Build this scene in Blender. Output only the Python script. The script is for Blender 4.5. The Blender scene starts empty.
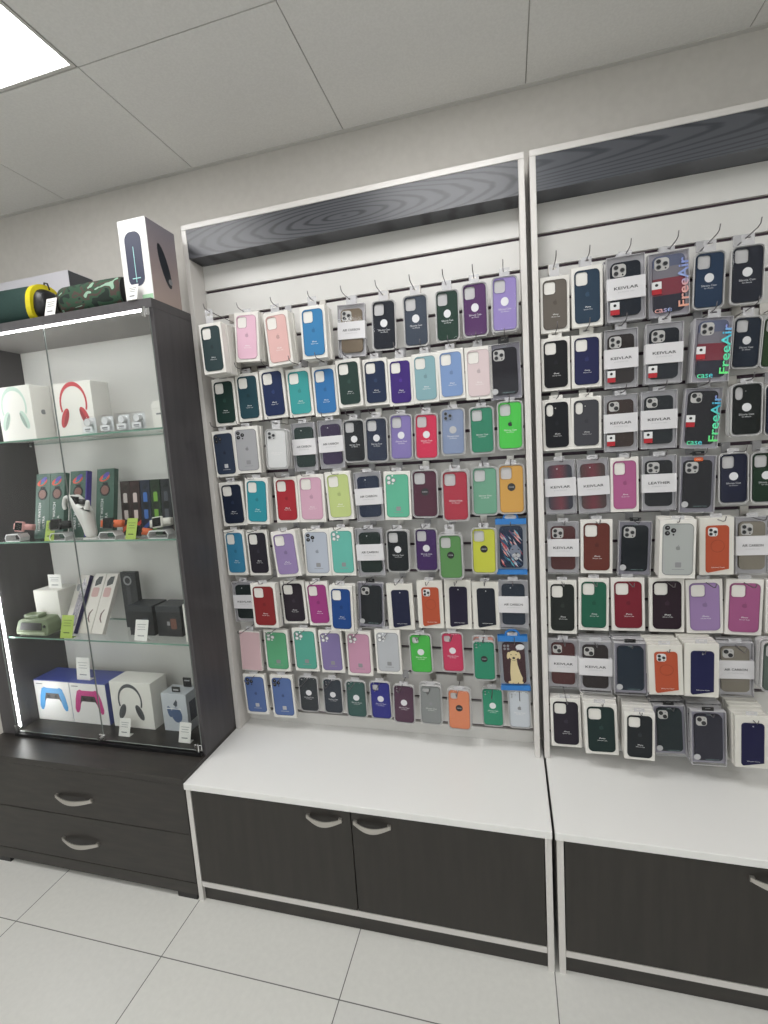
import bpy, math, random
from mathutils import Matrix, Vector
from mathutils.geometry import tessellate_polygon
random.seed(7)
PI = math.pi
scene = bpy.context.scene
COL = scene.collection

# ------------------------------------------------------------------ camera, exposure, lights
cam_data = bpy.data.cameras.new('camera')
cam_data.sensor_fit = 'HORIZONTAL'
cam_data.sensor_width = 36.0
cam_data.lens = 476.07 / 768.0 * 36.0
cam_data.clip_start = 0.02
cam = bpy.data.objects.new('camera', cam_data)
COL.objects.link(cam)
_r = ((0.96629345, -0.25541918, 0.03221824), (0.24899797, 0.95903879, 0.1350726), (-0.06539868, -0.12249749, 0.99031176))
cam.matrix_world = Matrix(((_r[0][0], _r[0][2], -_r[0][1], 1.1161),
                           (_r[1][0], _r[1][2], -_r[1][1], -1.2802),
                           (_r[2][0], _r[2][2], -_r[2][1], 1.5385), (0, 0, 0, 1)))
scene.camera = cam
scene.view_settings.view_transform = 'Standard'
scene.view_settings.look = 'None'
scene.view_settings.gamma = 1.0
scene.view_settings.use_curve_mapping = False
scene.view_settings.exposure = 0.52
PANEL_POWER = 7.0        # brightness of the ceiling light diffusers
STRIP_POWER = 26.0        # brightness of the LED strips in the glass cabinet
FILL_POWER = 0.45       # glow of the added fill panel behind the camera
world = bpy.data.worlds.new('world')
scene.world = world
world.use_nodes = True
world.node_tree.nodes['Background'].inputs[0].default_value = (0.8, 0.85, 0.9, 1)
world.node_tree.nodes['Background'].inputs[1].default_value = 0.1

# ------------------------------------------------------------------ materials
def lin(h, k=1.0):
    o = []
    for i in (0, 2, 4):
        c = int(h[i:i + 2], 16) / 255.0
        c = c / 12.92 if c <= 0.04045 else ((c + 0.055) / 1.055) ** 2.4
        o.append(min(0.92, c * k))
    return (o[0], o[1], o[2], 1)
MATS = {}
def mat(name, h, rough=0.5, metal=0.0, k=1.0, emit=0.0, coat=0.0):
    key = (name, h, rough, metal, emit)
    if key in MATS: return MATS[key]
    m = bpy.data.materials.new(name); m.use_nodes = True
    b = m.node_tree.nodes['Principled BSDF']
    b.inputs['Base Color'].default_value = lin(h, k)
    b.inputs['Roughness'].default_value = rough
    b.inputs['Metallic'].default_value = metal
    if coat: b.inputs['Coat Weight'].default_value = coat
    if emit:
        b.inputs['Emission Color'].default_value = lin(h, 1.0)
        b.inputs['Emission Strength'].default_value = emit
    MATS[key] = m
    return m
def mute(h, s=0.22):
    g = luma(h)
    return ''.join('%02x' % int(round(int(h[i:i + 2], 16) * (1 - s) + g * s)) for i in (0, 2, 4))
def luma(h): return sum(int(h[i:i + 2], 16) * k for i, k in ((0, .3), (2, .59), (4, .11)))
def case_mat(h):
    if ('case', h) in MATS: return MATS[('case', h)]
    m = MATS[('case', h)] = mat('case_' + h, mute(h), 0.5, 0.0, 0.98)
    b = m.node_tree.nodes['Principled BSDF']
    b.inputs['Specular IOR Level'].default_value = 0.3
    c = b.inputs['Base Color'].default_value
    b.inputs['Base Color'].default_value = tuple(v ** 1.08 for v in c[:3]) + (1,)
    return m
def nodes_of(name):
    m = bpy.data.materials.new(name); m.use_nodes = True
    nt = m.node_tree
    return m, nt, nt.nodes['Principled BSDF']
def film(name, tint=(1, 1, 1), clear=0.93, rough=0.05, diffuse=None):
    """thin clear plastic or glass: mostly see-through, with a fresnel gloss"""
    m = bpy.data.materials.new(name); m.use_nodes = True
    nt = m.node_tree; nt.nodes.clear()
    out = nt.nodes.new('ShaderNodeOutputMaterial')
    tr = nt.nodes.new('ShaderNodeBsdfTransparent'); tr.inputs[0].default_value = (*tint, 1)
    gl = nt.nodes.new('ShaderNodeBsdfGlossy'); gl.inputs['Roughness'].default_value = rough
    mx = nt.nodes.new('ShaderNodeMixShader')
    # gloss that grows towards grazing angles, alike from both sides of the sheet
    lw = nt.nodes.new('ShaderNodeLayerWeight'); lw.inputs[0].default_value = 0.5
    pw = nt.nodes.new('ShaderNodeMath'); pw.operation = 'POWER'; pw.inputs[1].default_value = 5
    fr = nt.nodes.new('ShaderNodeMath'); fr.operation = 'MULTIPLY_ADD'; fr.inputs[1].default_value = 0.6; fr.inputs[2].default_value = 0.02
    nt.links.new(lw.outputs['Facing'], pw.inputs[0]); nt.links.new(pw.outputs[0], fr.inputs[0])
    base = tr
    if diffuse:
        df = nt.nodes.new('ShaderNodeBsdfDiffuse'); df.inputs[0].default_value = (*diffuse, 1)
        m2 = nt.nodes.new('ShaderNodeMixShader'); m2.inputs[0].default_value = clear
        nt.links.new(df.outputs[0], m2.inputs[1]); nt.links.new(tr.outputs[0], m2.inputs[2])
        base = m2
    nt.links.new(fr.outputs[0], mx.inputs[0])
    nt.links.new(base.outputs[0], mx.inputs[1]); nt.links.new(gl.outputs[0], mx.inputs[2])
    nt.links.new(mx.outputs[0], out.inputs[0])
    return m
def grain(name, c1, c2, scale, loc=(0, 0, 0), wave=False, rough=0.45):
    m, nt, b = nodes_of(name)
    tc = nt.nodes.new('ShaderNodeTexCoord'); mp = nt.nodes.new('ShaderNodeMapping')
    nt.links.new(tc.outputs['Object'], mp.inputs[0])
    mp.inputs['Scale'].default_value = scale; mp.inputs['Location'].default_value = loc
    cr = nt.nodes.new('ShaderNodeValToRGB')
    cr.color_ramp.elements[0].color = lin(c1, 1.0); cr.color_ramp.elements[1].color = lin(c2, 1.0)
    if wave:
        t = nt.nodes.new('ShaderNodeTexWave'); t.wave_type = 'RINGS'; t.rings_direction = 'Y'
        t.inputs['Scale'].default_value = 7.5; t.inputs['Distortion'].default_value = 2.6
        t.inputs['Detail'].default_value = 3; t.inputs['Detail Scale'].default_value = 1.2
        nt.links.new(mp.outputs[0], t.inputs['Vector'])
        cr.color_ramp.elements[0].position = 0.02; cr.color_ramp.elements[1].position = 0.42
        nt.links.new(t.outputs['Fac'], cr.inputs[0])
    else:
        t = nt.nodes.new('ShaderNodeTexNoise'); t.inputs['Scale'].default_value = 6; t.inputs['Detail'].default_value = 6
        nt.links.new(mp.outputs[0], t.inputs['Vector'])
        cr.color_ramp.elements[0].position = 0.35; cr.color_ramp.elements[1].position = 0.68
        nt.links.new(t.outputs['Fac'], cr.inputs[0])
    nt.links.new(cr.outputs[0], b.inputs['Base Color'])
    b.inputs['Roughness'].default_value = rough
    return m
def speckle(name, c1, c2, scale, rough=0.8, bump=0.0):
    m, nt, b = nodes_of(name)
    tc = nt.nodes.new('ShaderNodeTexCoord')
    t = nt.nodes.new('ShaderNodeTexNoise'); t.inputs['Scale'].default_value = scale; t.inputs['Detail'].default_value = 5
    nt.links.new(tc.outputs['Object'], t.inputs['Vector'])
    cr = nt.nodes.new('ShaderNodeValToRGB')
    cr.color_ramp.elements[0].color = lin(c1); cr.color_ramp.elements[1].color = lin(c2)
    cr.color_ramp.elements[0].position = 0.35; cr.color_ramp.elements[1].position = 0.65
    nt.links.new(t.outputs['Fac'], cr.inputs[0]); nt.links.new(cr.outputs[0], b.inputs['Base Color'])
    b.inputs['Roughness'].default_value = rough
    if bump:
        bp = nt.nodes.new('ShaderNodeBump'); bp.inputs['Strength'].default_value = bump; bp.inputs['Distance'].default_value = 0.002
        nt.links.new(t.outputs['Fac'], bp.inputs['Height']); nt.links.new(bp.outputs[0], b.inputs['Normal'])
    return m
def ramp_mat(name, stops, axis, lo, hi, rough=0.35, metal=0.0, const=False):
    """printed colour bands along one object axis"""
    m, nt, b = nodes_of(name)
    tc = nt.nodes.new('ShaderNodeTexCoord'); sp = nt.nodes.new('ShaderNodeSeparateXYZ')
    nt.links.new(tc.outputs['Object'], sp.inputs[0])
    mr = nt.nodes.new('ShaderNodeMapRange'); mr.inputs['From Min'].default_value = lo; mr.inputs['From Max'].default_value = hi
    nt.links.new(sp.outputs['XYZ'.index(axis)], mr.inputs['Value'])
    cr = nt.nodes.new('ShaderNodeValToRGB')
    if const: cr.color_ramp.interpolation = 'CONSTANT'
    el = cr.color_ramp.elements
    while len(el) < len(stops): el.new(0.5)
    for e, (p, h) in zip(el, stops): e.position = p; e.color = lin(h, 1.0)
    nt.links.new(mr.outputs[0], cr.inputs[0]); nt.links.new(cr.outputs[0], b.inputs['Base Color'])
    b.inputs['Roughness'].default_value = rough; b.inputs['Metallic'].default_value = metal
    return m
def camo_mat():
    m, nt, b = nodes_of('camouflage_fabric')
    tc = nt.nodes.new('ShaderNodeTexCoord'); mp = nt.nodes.new('ShaderNodeMapping'); mp.inputs['Scale'].default_value = (0.7, 0.9, 1.1)
    nt.links.new(tc.outputs['Object'], mp.inputs[0])
    t = nt.nodes.new('ShaderNodeTexNoise'); t.inputs['Scale'].default_value = 22; t.inputs['Detail'].default_value = 1.5
    t.inputs['Distortion'].default_value = 1.0
    nt.links.new(mp.outputs[0], t.inputs['Vector'])
    cr = nt.nodes.new('ShaderNodeValToRGB'); cr.color_ramp.interpolation = 'CONSTANT'
    el = cr.color_ramp.elements
    for p, h in ((0, '16241c'), (0.40, '2c4a36'), (0.50, '4a3a34'), (0.585, '2c4a36'), (0.62, '8fae98')):
        if p == 0: e = el[0]
        elif p == 0.40: e = el[1]
        else: e = el.new(p)
        e.position = p; e.color = lin(h, 0.9)
    nt.links.new(t.outputs['Fac'], cr.inputs[0]); nt.links.new(cr.outputs[0], b.inputs['Base Color'])
    b.inputs['Roughness'].default_value = 0.85
    return m

WHITE = mat('white_laminate', 'ecebe8', 0.35, k=1.0)
WHITE_EDGE = mat('white_edge_band', 'd6d2ce', 0.35, k=1.0)
SLAT = mat('white_slat', 'd7d5d1', 0.4, k=1.0)
GROOVE = mat('groove_core', '4e3c48', 0.6, k=1.0)
CARD = mat('white_card', 'e2dfd9', 0.6, k=1.0)
CREAM = mat('cream_card', 'dad7cf', 0.6, k=1.0)
GREYCARD = mat('grey_card', 'bab8bb', 0.5, k=1.0)
WOOD = grain('dark_wood_laminate', '2c2927', '37332f', (1.5, 6, 9), rough=0.40)
WOODV = grain('dark_wood_panel', '454244', '4c494b', (8, 8, 0.7), rough=0.45)
WOODD = grain('dark_wood_door', '282521', '312d29', (6, 8, 0.6), rough=0.42)
HEADER = grain('charcoal_oak', '292a2f', '4c4d52', (0.62, 1, 4.6), (-.62 * .62, 0, -2.325 * 4.6), wave=True, rough=0.35)
HEADER2 = grain('charcoal_oak_plain', '3a3c42', '505258', (0.30, 1, 5.5), (.30 * .5, 0, -2.36 * 5.5), wave=True, rough=0.35)
CHROME = mat('chrome', 'd0d0d0', 0.18, 1.0, k=1.0)
STEEL = mat('brushed_steel', 'c4c0ba', 0.35, 0.9, k=1.0)
WIRE = mat('grey_wire', '6a6668', 0.35, 0.6, k=1.0)
BLACK = mat('black_plastic', '141416', 0.35, k=1.0)
BLACKP = mat('black_print', '1a1a1c', 0.6, k=1.0)
GREYP = mat('grey_print', '8a8a8c', 0.6, k=1.0)
LIGHTP = mat('light_grey_print', 'b8b8ba', 0.6, k=1.0)
WHITEP = mat('white_print', 'e2e2e2', 0.5, k=1.0)
RED = mat('red_print', 'b01c28', 0.5)
ORANGE = mat('orange_print', 'd8602c', 0.5)
LIME = mat('lime_card', 'a6bc58', 0.6)
GLASS = film('clear_glass', (0.985, 0.995, 0.99), rough=0.01)
GLASS_EDGE = mat('green_glass_edge', '6f9484', 0.15, k=1.0)
DOOR_EDGE = mat('grey_glass_edge', '8e9490', 0.15, k=1.0)
CLEAR = film('clear_film', (0.98, 0.98, 0.99), rough=0.06)
FROST = film('frosted_film', (0.95, 0.95, 0.97), clear=0.45, rough=0.2, diffuse=(0.74, 0.73, 0.74))
TRAY = film('clear_tray', (0.95, 0.95, 0.97), clear=0.28, rough=0.15, diffuse=(0.72, 0.71, 0.70))
LIGHT = mat('light_diffuser', 'ffffff', 0.5, emit=PANEL_POWER)
LED = mat('led_strip', 'ffffff', 0.5, emit=STRIP_POWER)

# ------------------------------------------------------------------ mesh helpers
class MB:
    def __init__(s): s.v = []; s.f = []; s.m = []; s.mats = []
    def mi(s, m):
        if m is None: return 0
        if m not in s.mats: s.mats.append(m)
        return s.mats.index(m)
    def add(s, vs, fs, m=None):
        b = len(s.v); k = s.mi(m)
        s.v += [tuple(v) for v in vs]
        for f in fs: s.f.append([b + i for i in f]); s.m.append(k)
        return s
    def box(s, x0, x1, y0, y1, z0, z1, m=None, bev=0.0):
        if bev > 0:
            c = bev
            pts = []; 
            ring = lambda i: [(x0 + i, y0 + i), (x1 - i, y0 + i), (x1 - i, y1 - i), (x0 + i, y1 - i)]
            def oct_(z, i):
                return [(x0 + c, y0 + i, z), (x1 - c, y0 + i, z), (x1 - i, y0 + c, z), (x1 - i, y1 - c, z),
                        (x1 - c, y1 - i, z), (x0 + c, y1 - i, z), (x0 + i, y1 - c, z), (x0 + i, y0 + c, z)]
            def inner(z):
                return [(x0 + c, y0 + c, z), (x1 - c, y0 + c, z), (x1 - c, y0 + c, z), (x1 - c, y1 - c, z),
                        (x1 - c, y1 - c, z), (x0 + c, y1 - c, z), (x0 + c, y1 - c, z), (x0 + c, y0 + c, z)]
            vs = inner(z0) + oct_(z0 + c, 0) + oct_(z1 - c, 0) + inner(z1)
            fs = []
            for k in range(3):
                for i in range(8):
                    j = (i + 1) % 8
                    fs.append([k * 8 + i, k * 8 + j, (k + 1) * 8 + j, (k + 1) * 8 + i])
            fs.append([0, 6, 4, 2]); fs.append([24, 26, 28, 30])
            # merge the doubled corners
            mp = {}; nv = []
            idx = []
            for v in vs:
                q = tuple(round(t, 7) for t in v)
                if q not in mp: mp[q] = len(nv); nv.append(v)
                idx.append(mp[q])
            gf = []
            for f in fs:
                g = []
                for i in f:
                    if idx[i] not in g: g.append(idx[i])
                if len(g) > 2: gf.append(g)
            return s.add(nv, gf, m)
        vs = [(x0, y0, z0), (x1, y0, z0), (x1, y1, z0), (x0, y1, z0), (x0, y0, z1), (x1, y0, z1), (x1, y1, z1), (x0, y1, z1)]
        return s.add(vs, [[0, 3, 2, 1], [4, 5, 6, 7], [0, 1, 5, 4], [1, 2, 6, 5], [2, 3, 7, 6], [3, 0, 4, 7]], m)
    def plate(s, loops, y0, y1, m=None, bev=0.0):
        """solid plate: loops of (x, z), the first outer, the rest holes; y0 is the front"""
        tris = tessellate_polygon([[Vector((p[0], p[1], 0)) for p in L] for L in loops])
        flat = [p for L in loops for p in L]
        n = len(flat)
        vs = [(p[0], y0, p[1]) for p in flat] + [(p[0], y1, p[1]) for p in flat]
        fs = []
        for t in tris:
            a, b, c = [flat[i] for i in t]
            area = (b[0] - a[0]) * (c[1] - a[1]) - (b[1] - a[1]) * (c[0] - a[0])
            if area < 0: t = (t[0], t[2], t[1])
            fs.append([t[0], t[1], t[2]]); fs.append([n + t[2], n + t[1], n + t[0]])
        k = 0
        for li, L in enumerate(loops):
            c = len(L)
            for i in range(c):
                j = (i + 1) % c
                q = [k + i, n + k + i, n + k + j, k + j]
                fs.append(q if li == 0 else q[::-1])
            k += c
        return s.add(vs, fs, m)
    def tube(s, path, r, m=None, seg=6, taper=None):
        P = [Vector(p) for p in path]; rings = []
        for i, p in enumerate(P):
            d = (P[min(i + 1, len(P) - 1)] - P[max(i - 1, 0)]).normalized()
            u = d.cross(Vector((0, 0, 1)));
            if u.length < 1e-3: u = d.cross(Vector((1, 0, 0)))
            u.normalize(); w = d.cross(u)
            rr = r if taper is None else taper[i]
            rings.append([tuple(p + u * rr * math.cos(2 * PI * k / seg) + w * rr * math.sin(2 * PI * k / seg)) for k in range(seg)])
        vs = [v for R_ in rings for v in R_]; fs = []
        for i in range(len(P) - 1):
            for k in range(seg):
                j = (k + 1) % seg
                fs.append([i * seg + k, i * seg + j, (i + 1) * seg + j, (i + 1) * seg + k])
        fs.append(list(range(seg))[::-1]); fs.append([(len(P) - 1) * seg + k for k in range(seg)])
        return s.add(vs, fs, m)
    def ribbon(s, path, w, t, m=None, axis='y'):
        """band of width w (along axis) and thickness t following a path in the other plane (x, z)"""
        n = len(path); vs = []; fs = []
        for i, (x, z) in enumerate(path):
            a = path[max(0, i - 1)]; b = path[min(n - 1, i + 1)]
            dx, dz = b[0] - a[0], b[1] - a[1]; L = math.hypot(dx, dz) or 1
            nx, nz = -dz / L * t / 2, dx / L * t / 2
            for (sx, yy) in ((1, -w / 2), (1, w / 2), (-1, w / 2), (-1, -w / 2)):
                vs.append((x + nx * sx, yy, z + nz * sx))
        for i in range(n - 1):
            for k in range(4):
                j = (k + 1) % 4
                fs.append([i * 4 + k, i * 4 + j, (i + 1) * 4 + j, (i + 1) * 4 + k])
        fs.append([3, 2, 1, 0]); fs.append([(n - 1) * 4 + k for k in range(4)])
        return s.add(vs, fs, m)
    def mesh(s, name, smooth=False):
        me = bpy.data.meshes.new(name)
        me.from_pydata(s.v, [], s.f)
        for m in s.mats: me.materials.append(m)
        if s.mats: me.polygons.foreach_set('material_index', s.m)
        if smooth: me.polygons.foreach_set('use_smooth', [True] * len(me.polygons))
        me.update()
        return me
def rr(x0, x1, z0, z1, r, n=5):
    """rounded rectangle, counter-clockwise"""
    o = []
    for cx, cz, a in ((x1 - r, z0 + r, -90), (x1 - r, z1 - r, 0), (x0 + r, z1 - r, 90), (x0 + r, z0 + r, 180)):
        for i in range(n + 1):
            t = math.radians(a + 90 * i / n)
            o.append((cx + r * math.cos(t), cz + r * math.sin(t)))
    return o
def circ(cx, cz, r, n=16, rz=None):
    rz = rz or r
    return [(cx + r * math.cos(2 * PI * i / n), cz + rz * math.sin(2 * PI * i / n)) for i in range(n)]
def oval(cx, cz, rx, rz, rot, n=18):
    c, s = math.cos(rot), math.sin(rot)
    return [(cx + rx * math.cos(t) * c - rz * math.sin(t) * s, cz + rx * math.cos(t) * s + rz * math.sin(t) * c)
            for t in [2 * PI * i / n for i in range(n)]]
def apple(cx, cz, s):
    """small bitten-fruit emblem outlines"""
    pts = []
    for i in range(22):
        t = 2 * PI * i / 22 + PI / 2
        r = s * (0.5 - 0.07 * math.exp(-((t - PI / 2) % (2 * PI) - 0) ** 2 / .1) - 0.04 * math.exp(-((t - 1.5 * PI) / .3) ** 2))
        x, z = r * math.cos(t), r * 1.02 * math.sin(t)
        d = math.hypot(x - .56 * s, z - .06 * s)
        if d < .24 * s:
            k = .24 * s / max(d, 1e-6)
            x = .56 * s + (x - .56 * s) * k; z = .06 * s + (z - .06 * s) * k
        pts.append((cx + x, cz + z))
    leaf = oval(cx + .08 * s, cz + .66 * s, .17 * s, .07 * s, 0.9, 8)
    return pts, leaf
TXT = {}
def text_mesh(body, mat_, bold=0.0):
    key = (body, mat_.name)
    if key in TXT: return TXT[key]
    cu = bpy.data.curves.new('lettering', 'FONT'); cu.body = body
    cu.align_x = 'CENTER'; cu.align_y = 'CENTER'; cu.resolution_u = 2; cu.size = 1.0
    cu.offset = bold; cu.extrude = 0.004
    ob = bpy.data.objects.new('lettering', cu); COL.objects.link(ob)
    dg = bpy.context.evaluated_depsgraph_get()
    me = bpy.data.meshes.new_from_object(ob.evaluated_get(dg))
    bpy.data.objects.remove(ob)
    xs = [v.co.x for v in me.vertices]; ys = [v.co.y for v in me.vertices]
    w = max(xs) - min(xs); cx = (max(xs) + min(xs)) / 2; cy = (max(ys) + min(ys)) / 2
    me.transform(Matrix.Translation((-cx, -cy, 0)))
    me.transform(Matrix.Rotation(PI / 2, 4, 'X'))
    me.materials.clear(); me.materials.append(mat_)
    me.name = 'lettering'
    TXT[key] = (me, w, max(ys) - min(ys))
    return TXT[key]
def link(name, data, parent=None):
    o = bpy.data.objects.new(name, data); COL.objects.link(o)
    if parent is not None: o.parent = parent
    return o
def part(name, mb, m=None, parent=None, smooth=False):
    me = mb.mesh(name, smooth) if isinstance(mb, MB) else mb
    if m is not None and len(me.materials) == 0: me.materials.append(m)
    return link(name, me, parent)
def text(body, m, width, loc, parent, name='lettering', height=None, rot=0.0, bold=0.0):
    me, w, h = text_mesh(body, m, bold)
    o = link(name, me, parent)
    k = width / w
    kz = k if height is None else height / h
    o.scale = (k, 0.1 * k, kz); o.location = loc; o.rotation_euler = (0, rot, 0)
    return o
def tag(o, label, cat, group=None):
    o['label'] = label; o['category'] = cat
    if group: o['group'] = group
    return o
def thing(name, label, cat, loc=(0, 0, 0), group=None, roty=0.0, rotz=0.0):
    o = bpy.data.objects.new(name, None); COL.objects.link(o)
    o.empty_display_size = 0.02
    o.location = loc; o.rotation_euler = (0, roty, rotz)
    return tag(o, label, cat, group)
def struct(name, mb, m=None):
    o = part(name, mb, m); o['kind'] = 'structure'
    return o

# ------------------------------------------------------------------ the room
WY = 0.442; CZ = 2.648
LX, RX, BY = -3.0, 4.2, -4.47
fl, nt, b = nodes_of('grey_floor_tile')
tc = nt.nodes.new('ShaderNodeTexCoord'); mp = nt.nodes.new('ShaderNodeMapping')
mp.inputs['Location'].default_value = (3.0, 0.196 + 4.8, 0)
nt.links.new(tc.outputs['Object'], mp.inputs[0])
bt = nt.nodes.new('ShaderNodeTexBrick'); bt.offset = 0.0; bt.squash = 1.0
bt.inputs['Scale'].default_value = 1.0; bt.inputs['Brick Width'].default_value = 0.6; bt.inputs['Row Height'].default_value = 0.6
bt.inputs['Mortar Size'].default_value = 0.0018; bt.inputs['Mortar Smooth'].default_value = 0.3
bt.inputs['Color1'].default_value = lin('dddcd6', 1); bt.inputs['Color2'].default_value = lin('dad9d4', 1)
bt.inputs['Mortar'].default_value = lin('6c6c68', 1)
nt.links.new(mp.outputs[0], bt.inputs['Vector'])
ns = nt.nodes.new('ShaderNodeTexNoise'); ns.inputs['Scale'].default_value = 60; ns.inputs['Detail'].default_value = 4
nt.links.new(tc.outputs['Object'], ns.inputs['Vector'])
mxc = nt.nodes.new('ShaderNodeMix'); mxc.data_type = 'RGBA'; mxc.blend_type = 'MULTIPLY'; mxc.inputs[0].default_value = 0.12
nt.links.new(bt.outputs['Color'], mxc.inputs[6]); nt.links.new(ns.outputs['Fac'], mxc.inputs[7])
nt.links.new(mxc.outputs[2], b.inputs['Base Color'])
b.inputs['Roughness'].default_value = 0.33
struct('floor', MB().box(LX, RX, BY, WY, -0.05, 0), fl)

wallm = speckle('beige_wall_paint', 'c5c1bb', 'c9c5bf', 40, 0.85)
struct('wall_back', MB().box(LX - .1, RX + .1, WY, WY + 0.1, -0.05, CZ + 0.1), wallm)
wallw = speckle('white_wall_paint', 'd8d6d0', 'dcdad4', 40, 0.85)
struct('wall_left', MB().box(LX - .1, LX, BY, WY, -0.05, CZ + 0.1), wallw)
struct('wall_right', MB().box(RX, RX + .1, BY, WY, -0.05, CZ + 0.1), wallw)
WX0, WX1, WZ0, WZ1 = -2.4, 3.6, 0.35, 2.45
struct('wall_front', MB().box(LX - .1, RX + .1, BY - .1, BY, -0.05, WZ0).box(LX - .1, RX + .1, BY - .1, BY, WZ1, CZ + 0.1)
       .box(LX - .1, WX0, BY - .1, BY, WZ0, WZ1).box(WX1, RX + .1, BY - .1, BY, WZ0, WZ1), wallw)
# unseen glowing panel added in the front wall as soft fill light
struct('added_fill_panel', MB().box(WX0, WX1, BY - .06, BY - .05, WZ0, WZ1), mat('fill_glow', 'eef4ff', 0.4, emit=FILL_POWER))
wf = MB()
for k in range(5):
    x = WX0 + (WX1 - WX0) * k / 4; wf.box(x - .03, x + .03, BY - .05, BY + .01, WZ0, WZ1)
wf.box(WX0, WX1, BY - .05, BY + .01, WZ0, WZ0 + .05).box(WX0, WX1, BY - .05, BY + .01, WZ1 - .05, WZ1)
struct('trim_3', wf, WHITE)  # bars framing the added fill panel

# suspended ceiling: tiles with light panels let in, one mesh of tiles plus the grid of rails
tile_m = speckle('mineral_ceiling_tile', 'dcdbd8', 'e2e1de', 160, 0.9, bump=0.15)
rail_m = mat('ceiling_rail', 'cac8c4', 0.5, k=1.0)
gap_m = mat('ceiling_gap', 'a8a5a0', 0.8, k=1.0)
xs = [0.006 + 0.6 * i for i in range(-5, 8)]
ys = [-0.067 - 0.6 * j for j in range(0, 9)]
panels = [(-1, 0), (1, 0), (-1, 3), (2, 3), (-4, 1), (4, 1), (1, 5), (-3, 5)]
tiles = MB(); rails = MB(); 
def tile_at(x0, x1, y0, y1):
    tiles.box(x0 + .0017, x1 - .0017, y0 + .0017, y1 - .0017, CZ - 0.002, CZ + 0.02)
for i in range(-6, 8):
    x0 = max(LX, 0.006 + 0.6 * i); x1 = min(RX, 0.006 + 0.6 * (i + 1))
    if x1 - x0 < .02: continue
    tile_at(x0, x1, -0.067, WY)
    for j in range(0, 8):
        y1 = -0.067 - 0.6 * j; y0 = max(BY, y1 - 0.6)
        if y1 - y0 < .02 or (i, j) in panels: continue
        tile_at(x0, x1, y0, y1)
struct('ceiling', MB().box(LX, RX, BY, WY, CZ + 0.06, CZ + 0.1), gap_m)
struct('ceiling_tiles', tiles, tile_m)
for x in xs: rails.box(x - .0016, x + .0016, BY, WY, CZ + 0.0005, CZ + 0.012)
for y in ys: rails.box(LX, RX, y - .0016, y + .0016, CZ + 0.0005, CZ + 0.012)
struct('trim_1', rails, gap_m)
ang = MB().box(LX, RX, WY - 0.016, WY, CZ - 0.005, CZ - 0.0022)
struct('trim_2', ang, rail_m)
# light panels: white frame, ribbed diffuser
WHERE = {(-1, 0): 'above the glass cabinet', (1, 0): 'in front of the left rack header', (-1, 3): 'over the left of the shop floor', (2, 3): 'over the right of the shop floor',
         (-4, 1): 'at the far left', (4, 1): 'in front of the right rack end', (1, 5): 'behind the middle of the shop floor', (-3, 5): 'in the far left corner of the shop'}
for (i, j) in panels:
    x0 = 0.006 + 0.6 * i; y1 = -0.067 - 0.6 * j
    t = thing('ceiling_light', 'square white ceiling light panel with ribbed diffuser, ' + WHERE[(i, j)], 'ceiling light', (x0 + .3, y1 - .3, CZ - 0.002), 'square light panels in the ceiling')
    f = MB(); w = .2965; q = .287
    f.box(-w, w, -w, -q, 0, .02); f.box(-w, w, q, w, 0, .02); f.box(-w, -q, -q, q, 0, .02); f.box(q, w, -q, q, 0, .02)
    part('frame', f, rail_m, t)
    d = MB(); n = 60
    for k in range(n):
        a = -q + 2 * q * k / n; c = -q + 2 * q * (k + 1) / n; mid = (a + c) / 2
        d.add([(a, -q, .012), (mid, -q, .010), (mid, q, .010), (a, q, .012)], [[0, 3, 2, 1]])
        d.add([(mid, -q, .010), (c, -q, .012), (c, q, .012), (mid, q, .010)], [[0, 3, 2, 1]])
    part('diffuser', d, LIGHT, t)

# ------------------------------------------------------------------ furniture
def bow_handle(parent, cx, y, cz, w=0.115):
    """flat crescent pull standing off the front"""
    m = MB(); n = 14; vs = []; fs = []
    for i in range(n + 1):
        t = i / n; a = math.sin(PI * t)
        x = -w / 2 + w * t; yo = -0.006 - 0.016 * a; th = 0.003
        hh = 0.0055 + 0.0035 * a
        zc = -0.006 * a
        vs += [(x, yo - th, zc - hh), (x, yo - th, zc + hh), (x, yo, zc + hh), (x, yo, zc - hh)]
    for i in range(n):
        for k in range(4):
            j = (k + 1) % 4
            fs.append([i * 4 + k, (i + 1) * 4 + k, (i + 1) * 4 + j, i * 4 + j])
    fs.append([0, 1, 2, 3]); fs.append([n * 4 + k for k in (3, 2, 1, 0)])
    m.add(vs, fs)
    m.box(-w / 2 - .003, -w / 2 + .008, -0.008, 0, -.006, .006); m.box(w / 2 - .008, w / 2 + .003, -0.008, 0, -.006, .006)
    o = part('handle', m, STEEL, parent)
    o.location = (cx, y, cz)
    return o
def base_unit(x0, label, hands):
    w = 1.2; H = 0.454
    t = thing('base_cabinet', label, 'cabinet', (x0, 0, 0), 'low cabinets under the display racks')
    part('worktop', MB().box(-.004, w + .002, -.004, WY - .001, H - .023, H, WHITE, bev=.0012), None, t)
    for a in (0.0, w - .018):
        part('side_panel', MB().box(a, a + .018, 0, WY - .002, 0, H - .024), WHITE_EDGE, t)
    part('bottom_rail', MB().box(.019, w - .019, 0.001, WY - .003, .057, .077), WHITE_EDGE, t)
    part('plinth', MB().box(.019, w - .019, .012, .03, 0, .056), WOOD, t)
    part('back_panel', MB().box(.019, w - .019, WY - .006, WY - .003, .078, H - .024), WHITE_EDGE, t)
    for k, (a, c) in enumerate(((.021, .6), (.603, w - .021))):
        d = part('door', MB().box(a, c, .0, .018, .080, H - .028, bev=.0008), WOODD, t)
        bow_handle(d, hands[k], 0.0, .398)
    return t
base_unit(0.0, 'white-topped low cabinet with dark wood doors under the left rack', (.512, .671))
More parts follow.
